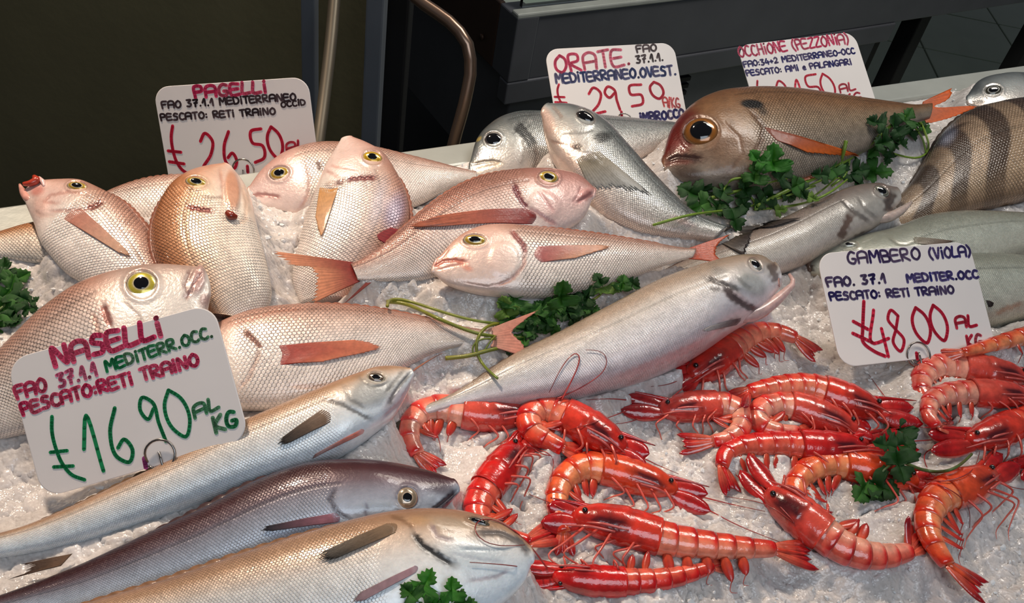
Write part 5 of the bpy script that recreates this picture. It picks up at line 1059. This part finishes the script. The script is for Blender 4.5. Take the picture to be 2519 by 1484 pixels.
for a in [([(-30, 780), (0, 700), (12, 680)], 4), ([(-40, 800), (20, 760), (40, 720)], 4), ([(-40, 840), (10, 800), (50, 770)], 4)]: stem(s3, a[0], a[1], (96, 120, 60), 5)
for (x, y, s, a, t) in [(15, 680, 74, 100, 'd'), (45, 695, 64, 40, 'm'), (-10, 690, 60, 150, 'd'), (20, 730, 76, 60, 'm'), (50, 745, 66, 340, 'd'), (10, 770, 78, 250, 'm'), (45, 785, 66, 300, 'd'), (0, 810, 80, 260, 'm'), (75, 775, 40, 10, 'd'), (95, 754, 30, 50, 'd'), (25, 800, 60, 320, 'd'), (-20, 750, 80, 180, 'm'), (-20, 830, 60, 230, 'd')]: leaf(s3, x, y, s, a, t, lift=6)
s4 = sprig('small parsley sprig with a curved stem lying over the prawns', 2190, 1150)
stem(s4, [(2200, 1140), (2240, 1160), (2290, 1172), (2330, 1168), (2360, 1150), (2382, 1128)], 4, (86, 110, 60), 5); stem(s4, [(2190, 1150), (2170, 1165), (2148, 1190), (2140, 1215)], 3, (86, 110, 60), 5)
for (x, y, s, a, t) in [(2190, 1088, 86, 95, 'd'), (2170, 1122, 66, 165, 'd'), (2195, 1150, 92, 275, 'd'), (2215, 1112, 60, 10, 'd'), (2135, 1190, 66, 110, 'd'), (2115, 1222, 76, 225, 'm'), (2155, 1215, 84, 330, 'd')]: leaf(s4, x, y, s, a, t, lift=9)
s5 = sprig('two bright parsley leaves on the belly of the hake at the bottom edge', 1070, 1460)
stem(s5, [(1040, 1470), (1060, 1500), (1080, 1530)], 4, (96, 140, 50), 4)
for (x, y, s, a, t) in [(1040, 1445, 80, 70, 'b'), (1010, 1465, 66, 140, 'm'), (1105, 1458, 64, 85, 'b'), (1075, 1485, 60, 160, 'b'), (1130, 1482, 64, 350, 'm'), (1045, 1490, 50, 200, 'm')]: leaf(s5, x, y, s, a, t, lift=5)
# ------------------------------------------------------------------ price cards with marker handwriting
GL = {'A': (.7, [[(0, 0), (.1, .9), (.35, 1), (.6, .9), (.66, 0)], [(.05, .42), (.62, .45)]]), 'B': (.6, [[(.05, 0), (.05, 1), (.45, .9), (.5, .62), (.08, .52), (.55, .42), (.55, .1), (.05, 0)]]),
 'C': (.6, [[(.55, .9), (.3, 1), (.05, .6), (.1, .15), (.4, 0), (.58, .12)]]), 'D': (.65, [[(.05, 0), (.05, 1), (.5, .8), (.6, .4), (.4, .05), (.05, 0)]]), 'E': (.6, [[(.55, .95), (.08, 1), (.05, 0), (.6, .05)], [(.06, .5), (.5, .53)]]),
 'F': (.6, [[(.58, .98), (.05, .95), (.05, 0)], [(.05, .52), (.45, .55)]]), 'G': (.65, [[(.58, .88), (.35, 1), (.06, .65), (.1, .12), (.45, 0), (.6, .35), (.35, .4)]]), 'H': (.65, [[(.05, 0), (.08, 1)], [(.6, 0), (.58, 1)], [(.06, .5), (.6, .52)]]),
 'I': (.2, [[(.1, 0), (.1, 1)]]), 'i': (.22, [[(.1, 0), (.1, .72)], [(.1, .98), (.12, 1.0)]]), 'L': (.55, [[(.08, 1), (.05, .02), (.52, .06)]]), 'M': (.8, [[(.05, 0), (.12, 1), (.4, .45), (.66, 1), (.76, 0)]]),
 'N': (.7, [[(.05, 0), (.08, 1), (.58, .05), (.62, 1)]]), 'O': (.65, [[(.35, 1), (.07, .7), (.1, .15), (.35, 0), (.6, .3), (.57, .8), (.35, 1)]]), 'P': (.6, [[(.05, 0), (.08, 1), (.5, .92), (.52, .6), (.08, .48)]]),
 'R': (.65, [[(.05, 0), (.08, 1), (.5, .92), (.5, .6), (.1, .48), (.6, 0)]]), 'S': (.6, [[(.55, .92), (.25, 1), (.1, .72), (.5, .42), (.45, .08), (.05, .04)]]), 'T': (.6, [[(.02, .95), (.6, 1)], [(.3, .97), (.3, 0)]]), 'U': (.6, [[(.05, 1), (.08, .1), (.5, .05), (.55, 1)]]),
 'V': (.6, [[(.03, 1), (.3, 0), (.58, 1)]]), 'Z': (.6, [[(.05, .95), (.55, 1), (.06, .03), (.6, .06)]]), 'K': (.62, [[(.05, 0), (.08, 1)], [(.55, 1), (.1, .45), (.6, 0)]]), 'e': (.5, [[(.08, .35), (.42, .42), (.3, .65), (.06, .4), (.15, .05), (.45, .08)]]),
 '0': (.6, [[(.25, 1), (.05, .75), (.12, .2), (.38, 0), (.58, .25), (.5, .8), (.25, 1)]]), '1': (.4, [[(.02, .45), (.25, 1), (.32, 0)]]), '2': (.6, [[(.08, .78), (.28, 1), (.52, .8), (.4, .4), (.05, .03), (.58, .08)]]), '3': (.6, [[(.05, .95), (.5, .95), (.22, .55), (.52, .35), (.35, .02), (.04, .06)]]),
 '4': (.6, [[(.3, 1), (.05, .3), (.58, .38)], [(.42, .6), (.44, 0)]]), '5': (.6, [[(.55, 1), (.12, .95), (.12, .58), (.5, .5), (.5, .12), (.1, 0)]]), '6': (.55, [[(.35, 1), (.06, .6), (.1, .12), (.35, 0), (.52, .2), (.36, .42), (.16, .3)]]), '7': (.6, [[(.05, .95), (.55, 1), (.3, .5), (.25, 0)], [(.15, .5), (.48, .52)]]),
 '8': (.6, [[(.5, .85), (.28, 1), (.1, .8), (.28, .55), (.52, .25), (.3, 0), (.1, .22), (.3, .52), (.5, .85)]]), '9': (.55, [[(.42, .7), (.2, .52), (.05, .75), (.2, .98), (.42, .85), (.46, .4), (.52, 0)]]), '+': (.55, [[(.05, .4), (.5, .42)], [(.28, .65), (.28, .18)]]), '-': (.4, [[(.05, .45), (.35, .47)]]),
 '.': (.22, [[(.1, .03), (.12, .05)]]), ',': (.22, [[(.14, .18), (.1, -.2)]]), ':': (.25, [[(.1, .15), (.12, .17)], [(.1, .6), (.12, .62)]]), '(': (.35, [[(.28, 1.05), (.06, .7), (.06, .3), (.28, -.1)]]), ')': (.35, [[(.05, 1.05), (.28, .7), (.28, .3), (.05, -.1)]]), '/': (.35, [[(.02, -.05), (.3, 1.05)]]),
 '€': (.8, [[(.42, 1), (.30, .80), (.28, .52), (.36, .28), (.55, .10), (.9, -.02)], [(.08, .50), (.60, .46)], [(.06, .28), (.66, .22)]]), '£': (.8, [[(.62, 1), (.5, .75), (.36, .45), (.3, .32), (.6, .1), (.9, 0)], [(.15, .66), (.55, .5)], [(.05, .45), (.6, .26)]]), ' ': (.4, [])}
def solve_card(px4, WW=0.13):
    rays = [np.array(ray(*p)) for p in px4]; best = None
    def cost(n):
        n = n / np.linalg.norm(n); ts = [1.0 / (r @ n) for r in rays]
        if min(ts) <= 0: return 1e9, None
        Q = [r * t for r, t in zip(rays, ts)]; tl, tr, br, bl = Q; a, b, c, d = tr - tl, br - tr, br - bl, bl - tl
        la, lb, lc, ld = map(np.linalg.norm, (a, b, c, d)); W_ = (la + lc) / 2; H_ = (lb + ld) / 2
        e = ((la - lc) / W_) ** 2 * 1.0 + ((lb - ld) / H_) ** 2 + (a @ d / la / ld) ** 2 + (c @ b / lb / lc) ** 2 + 2.0 * (H_ / W_ - 0.67) ** 2
        return e, (Q, W_, H_)
    view = -np.array(MROT @ Vector((0, 0, -1))); rs = np.random.RandomState(1); cur = -view.copy()
    # n points away from the camera (plane n.x = 1)
    bc, bb = cost(cur); sg = 0.8
    for it in range(5000):
        c = cur / np.linalg.norm(cur) + rs.randn(3) * sg; c /= np.linalg.norm(c)
        e, b = cost(c)
        if e < bc: bc, bb, cur = e, b, c
        sg = max(0.004, sg * 0.9985)
    Q, W_, H_ = bb; k = WW / W_
    Q = [np.array(CAM) + q * k for q in Q]; n = -cur / np.linalg.norm(cur)
    return Q, Vector(n), WW, H_ * k, bc
def price_card(label, px4, lines, glyphs, ring=None, rad=0.10, WW=0.13):
    Q, n, W_, H_, err = solve_card(px4, WW); cen = sum(Q) / 4; tl, tr, br, bl = Q; ex = (tr - tl + br - bl); ex /= np.linalg.norm(ex); nn = np.array(n); ey = np.cross(nn, ex); ey /= np.linalg.norm(ey)
    if ey @ (tl - bl) < 0: ey = -ey
    print('CARD', label[:30], 'err %.4f' % err, 'H %.3f' % H_, 'cz %.3f' % cen[2], 'bottom z %.3f %.3f' % (bl[2], br[2]), 'n', [round(float(a), 2) for a in n])
    t = thing('price_card', label, 'price card', (cen[0], cen[1], 0.0), 'handwritten price cards')
    r = rad * W_; pts = []
    for cx, cy, a0 in ((W_ / 2 - r, H_ / 2 - r, 0), (-W_ / 2 + r, H_ / 2 - r, 90), (-W_ / 2 + r, -H_ / 2 + r, 180), (W_ / 2 - r, -H_ / 2 + r, 270)):
        for k in range(9): a = math.radians(a0 + k * 11.25); pts.append((cx + r * math.cos(a), cy + r * math.sin(a)))
    m = len(pts); V = []; th = 0.0011
    for off, sc in ((0, 0.992), (-0.0002, 1.0), (-th + 0.0002, 1.0), (-th, 0.992)):
        V += [cen + ex * x * sc + ey * y * sc + nn * off for x, y in pts]
    F = [list(range(m)), [3 * m + i for i in range(m)][::-1]] + [[k * m + i, (k + 1) * m + i, (k + 1) * m + (i + 1) % m, k * m + (i + 1) % m] for k in range(3) for i in range(m)]
    mk('card', V, F, M['card'], t, smooth=False)
    p0 = Vector(cen + nn * 0.00025)
    def topl(x, y): return np.array(PP(x, y, p0, n))
    upx = np.array(px4[0], float) - np.array(px4[3], float); upx /= np.linalg.norm(upx); rr = random.Random(len(label))
    def stroke(mb, pts_px, w, col):
        P = [topl(*q) for q in cr(pts_px, max(4, 5 * (len(pts_px) - 1) + 1))] if len(pts_px) > 1 else []
        s = w * 1.12 * depth_of(P[0]) / F_PX / 2
        for a, b in zip(P, P[1:]):
            d = b - a; L = np.linalg.norm(d) + 1e-9; d /= L; sd = np.cross(nn, d) * s
            mb.add([a - sd, b - sd, b + sd, a + sd], [[0, 1, 2, 3]], col)
        for q in P:
            e = [q + (ex * math.cos(k * math.pi / 4) + ey * math.sin(k * math.pi / 4)) * s for k in range(8)]; mb.add(e, [list(range(8))], col)
    for (txt, x0, y0, x1, y1, cap, colr, w) in lines:
        tot = sum(GL[c][0] + 0.14 for c in txt) - 0.14; bx = np.array([x1 - x0, y1 - y0], float) / tot; mb = MB(); o = 0.0
        for c in txt:
            wd, st = GL[c]; fade = rr.uniform(0, 0.35); cc2 = lin(colr) * (1 - fade) + lin((200, 170, 176)) * fade * 0.6 + lin(colr) * fade * 0.4; jy = rr.uniform(-0.04, 0.04) * cap
            for s in st:
                stroke(mb, [np.array([x0, y0]) + bx * (o + p[0] * 1.0) + upx * (p[1] * cap + jy) for p in s], w, cc2)
            o += wd + 0.14
        mb.build('handwriting', M['ink'], t, smooth=False)
    bd = np.array(px4[1], float) - np.array(px4[0], float); bd /= np.linalg.norm(bd); mb = MB()
    for (c, x, y, gw, gh, colr, w) in glyphs:
        wd, st = GL[c]
        for s in st: stroke(mb, [np.array([x, y]) + bd * (p[0] / max(wd - .05, .2) * gw) + upx * p[1] * gh for p in s], w, lin(colr))
    if mb.n: o = mb.build('price', M['ink'], t, smooth=False)
    if ring:
        rx, ry, rp = ring; c0 = topl(rx, ry); R = rp * depth_of(c0) / F_PX; pts = []
        for k in range(40):
            a = math.radians(-150 + k * 14); pts.append(c0 + ex * R * math.cos(a) + ey * R * math.sin(a) + nn * (0.0022 - 0.0048 * smooth01(np.array([(k - 20) / 8.0]))[0]))
        last = pts[0]; base = np.array([last[0] + ex[0] * 0.004, last[1] + ex[1] * 0.004, -0.012])
        v, f = tube(np.array(pts), 0.0007, 8); o = mk('wire_ring', v, f, M['wire'], t)
        foot = c0 - ey * R * 0.95 + nn * 0.0022
    else: foot = cen - ey * H_ * 0.48 - nn * 0.0018
    v, f = tube([foot + ey * 0.010, foot, np.array([foot[0] + 0.002, foot[1] + 0.006, -0.012])], 0.0007, 8, 14); mk('wire_spike', v, f, M['wire'], t)
    return t
PK, RD, BK, BL, GR = (214, 40, 96), (206, 24, 60), (40, 24, 30), (30, 36, 120), (10, 130, 76)
price_card('white card in front at the left, priced 16,90 in green marker', [(14, 886), (526, 746), (612, 1080), (106, 1228)],
  [('NASELLi', 134, 903, 402, 826, 46, PK, 12), ('FAO', 42, 982, 116, 960, 32, PK, 8.5), ('37.1.1', 146, 955, 240, 922, 32, (212, 90, 132), 8), ('MEDiTERR.OCC.', 262, 915, 524, 828, 26, GR, 7), ('PESCATO:RETi TRAiNO', 56, 1022, 490, 897, 29, PK, 8.5), ('AL', 480, 1030, 540, 1004, 30, GR, 8), ('KG', 530, 1066, 586, 1044, 38, GR, 9)],
  [('€', 140, 1196, 58, 168, GR, 8), ('1', 221, 1168, 38, 142, GR, 8.5), ('6', 287, 1146, 46, 138, GR, 8.5), (',', 352, 1140, 8, 60, (150, 60, 120), 10), ('9', 364, 1098, 44, 122, GR, 8), ('0', 424, 1084, 50, 122, GR, 8)], (396, 1118, 37), WW=0.121)
price_card('white card at the left rear, priced 26,50 in red marker', [(379, 212), (749, 192), (797, 446), (418, 474)],
  [('PAGELLi', 479, 242, 657, 227, 28, PK, 7.5), ('FAO 37.1.1 MEDiTERRANEO.', 399, 267, 736, 246, 17, BK, 4.5), ('OCCiD', 692, 264, 752, 258, 13, BK, 4), ('PESCATO: RETi TRAiNO', 396, 297, 678, 281, 16, BK, 4.5), ('AL', 706, 376, 752, 366, 24, RD, 5.5), ('KG', 722, 408, 766, 404, 24, RD, 5.5)],
  [('€', 418, 432, 44, 122, RD, 7), ('2', 498, 416, 36, 88, RD, 7), ('6', 556, 416, 28, 92, RD, 7), (',', 606, 416, 5, 40, RD, 7), ('5', 622, 400, 32, 82, RD, 7), ('0', 664, 392, 32, 80, RD, 7)], (600, 418, 27), WW=0.136)
price_card('white card at the rear centre, priced 29,50 in red marker', [(1339, 124), (1656, 102), (1697, 322), (1376, 342)],
  [('ORATE.', 1368, 180, 1552, 158, 42, (214, 56, 100), 6.5), ('FAO', 1567, 129, 1616, 125, 17, BK, 4.5), ('37.1.1.', 1566, 156, 1632, 148, 18, BK, 4.5), ('MEDiTERRANEO.OVEST.', 1368, 205, 1664, 184, 23, (34, 60, 120), 5.5), ('A/KG', 1634, 262, 1674, 266, 24, (222, 90, 90), 4), ('iMBROCCO', 1576, 299, 1684, 288, 20, BL, 5.5)],
  [('€', 1366, 268, 34, 60, RD, 5), ('2', 1452, 282, 36, 66, RD, 6), ('9', 1492, 272, 32, 60, RD, 6), (',', 1526, 280, 5, 28, RD, 6), ('5', 1548, 262, 38, 52, RD, 6), ('0', 1602, 244, 30, 42, RD, 6)], (1535, 300, 20), WW=0.142)
price_card('white card behind the big brown bream, its price half hidden', [(1813, 114), (2100, 76), (2168, 290), (1878, 330)],
  [('OCCHiONE (PEZZONiA)', 1820, 141, 2090, 106, 26, PK, 4.5), ('FAO:34+2 MEDiTERRANEO-OCC', 1831, 165, 2104, 131, 14, BL, 3.8), ('PESCATO: AMi e PALANGARi', 1838, 187, 2096, 158, 14, BL, 3.8), ('AL', 2068, 228, 2106, 220, 20, RD, 4.5), ('KG', 2080, 252, 2122, 246, 20, RD, 4.5)],
  [('€', 1868, 272, 30, 74, RD, 5), ('2', 1920, 264, 28, 66, RD, 5), ('1', 1962, 258, 20, 62, RD, 5), ('5', 1992, 250, 34, 66, RD, 5), ('0', 2030, 246, 28, 66, RD, 5)], WW=0.152)
price_card('white card at the right among the prawns, priced 48,00 in red marker', [(2007, 624), (2384, 594), (2452, 862), (2070, 905)],
  [('GAMBERO', 2088, 650, 2266, 638, 29, (46, 28, 96), 5.5), ('(ViOLA)', 2288, 636, 2390, 630, 26, (40, 36, 116), 5.5), ('FAO. 37.1', 2036, 706, 2180, 695, 22, (40, 28, 96), 6), ('MEDiTER.OCC', 2232, 694, 2408, 684, 19, (34, 40, 130), 6), ('PESCATO: RETi TRAiNO', 2043, 739, 2348, 722, 19, (42, 34, 104), 5.5), ('AL', 2354, 808, 2404, 801, 28, RD, 7), ('KG', 2382, 856, 2420, 850, 30, RD, 7)],
  [('£', 2108, 882, 58, 140, RD, 8), ('4', 2152, 880, 42, 118, RD, 7.5), ('8', 2196, 866, 36, 104, RD, 7), ('0', 2256, 846, 36, 90, RD, 7.5), (',', 2252, 876, 6, 40, RD, 7.5), ('0', 2300, 840, 34, 90, RD, 7.5)], (2257, 872, 29), WW=0.138)
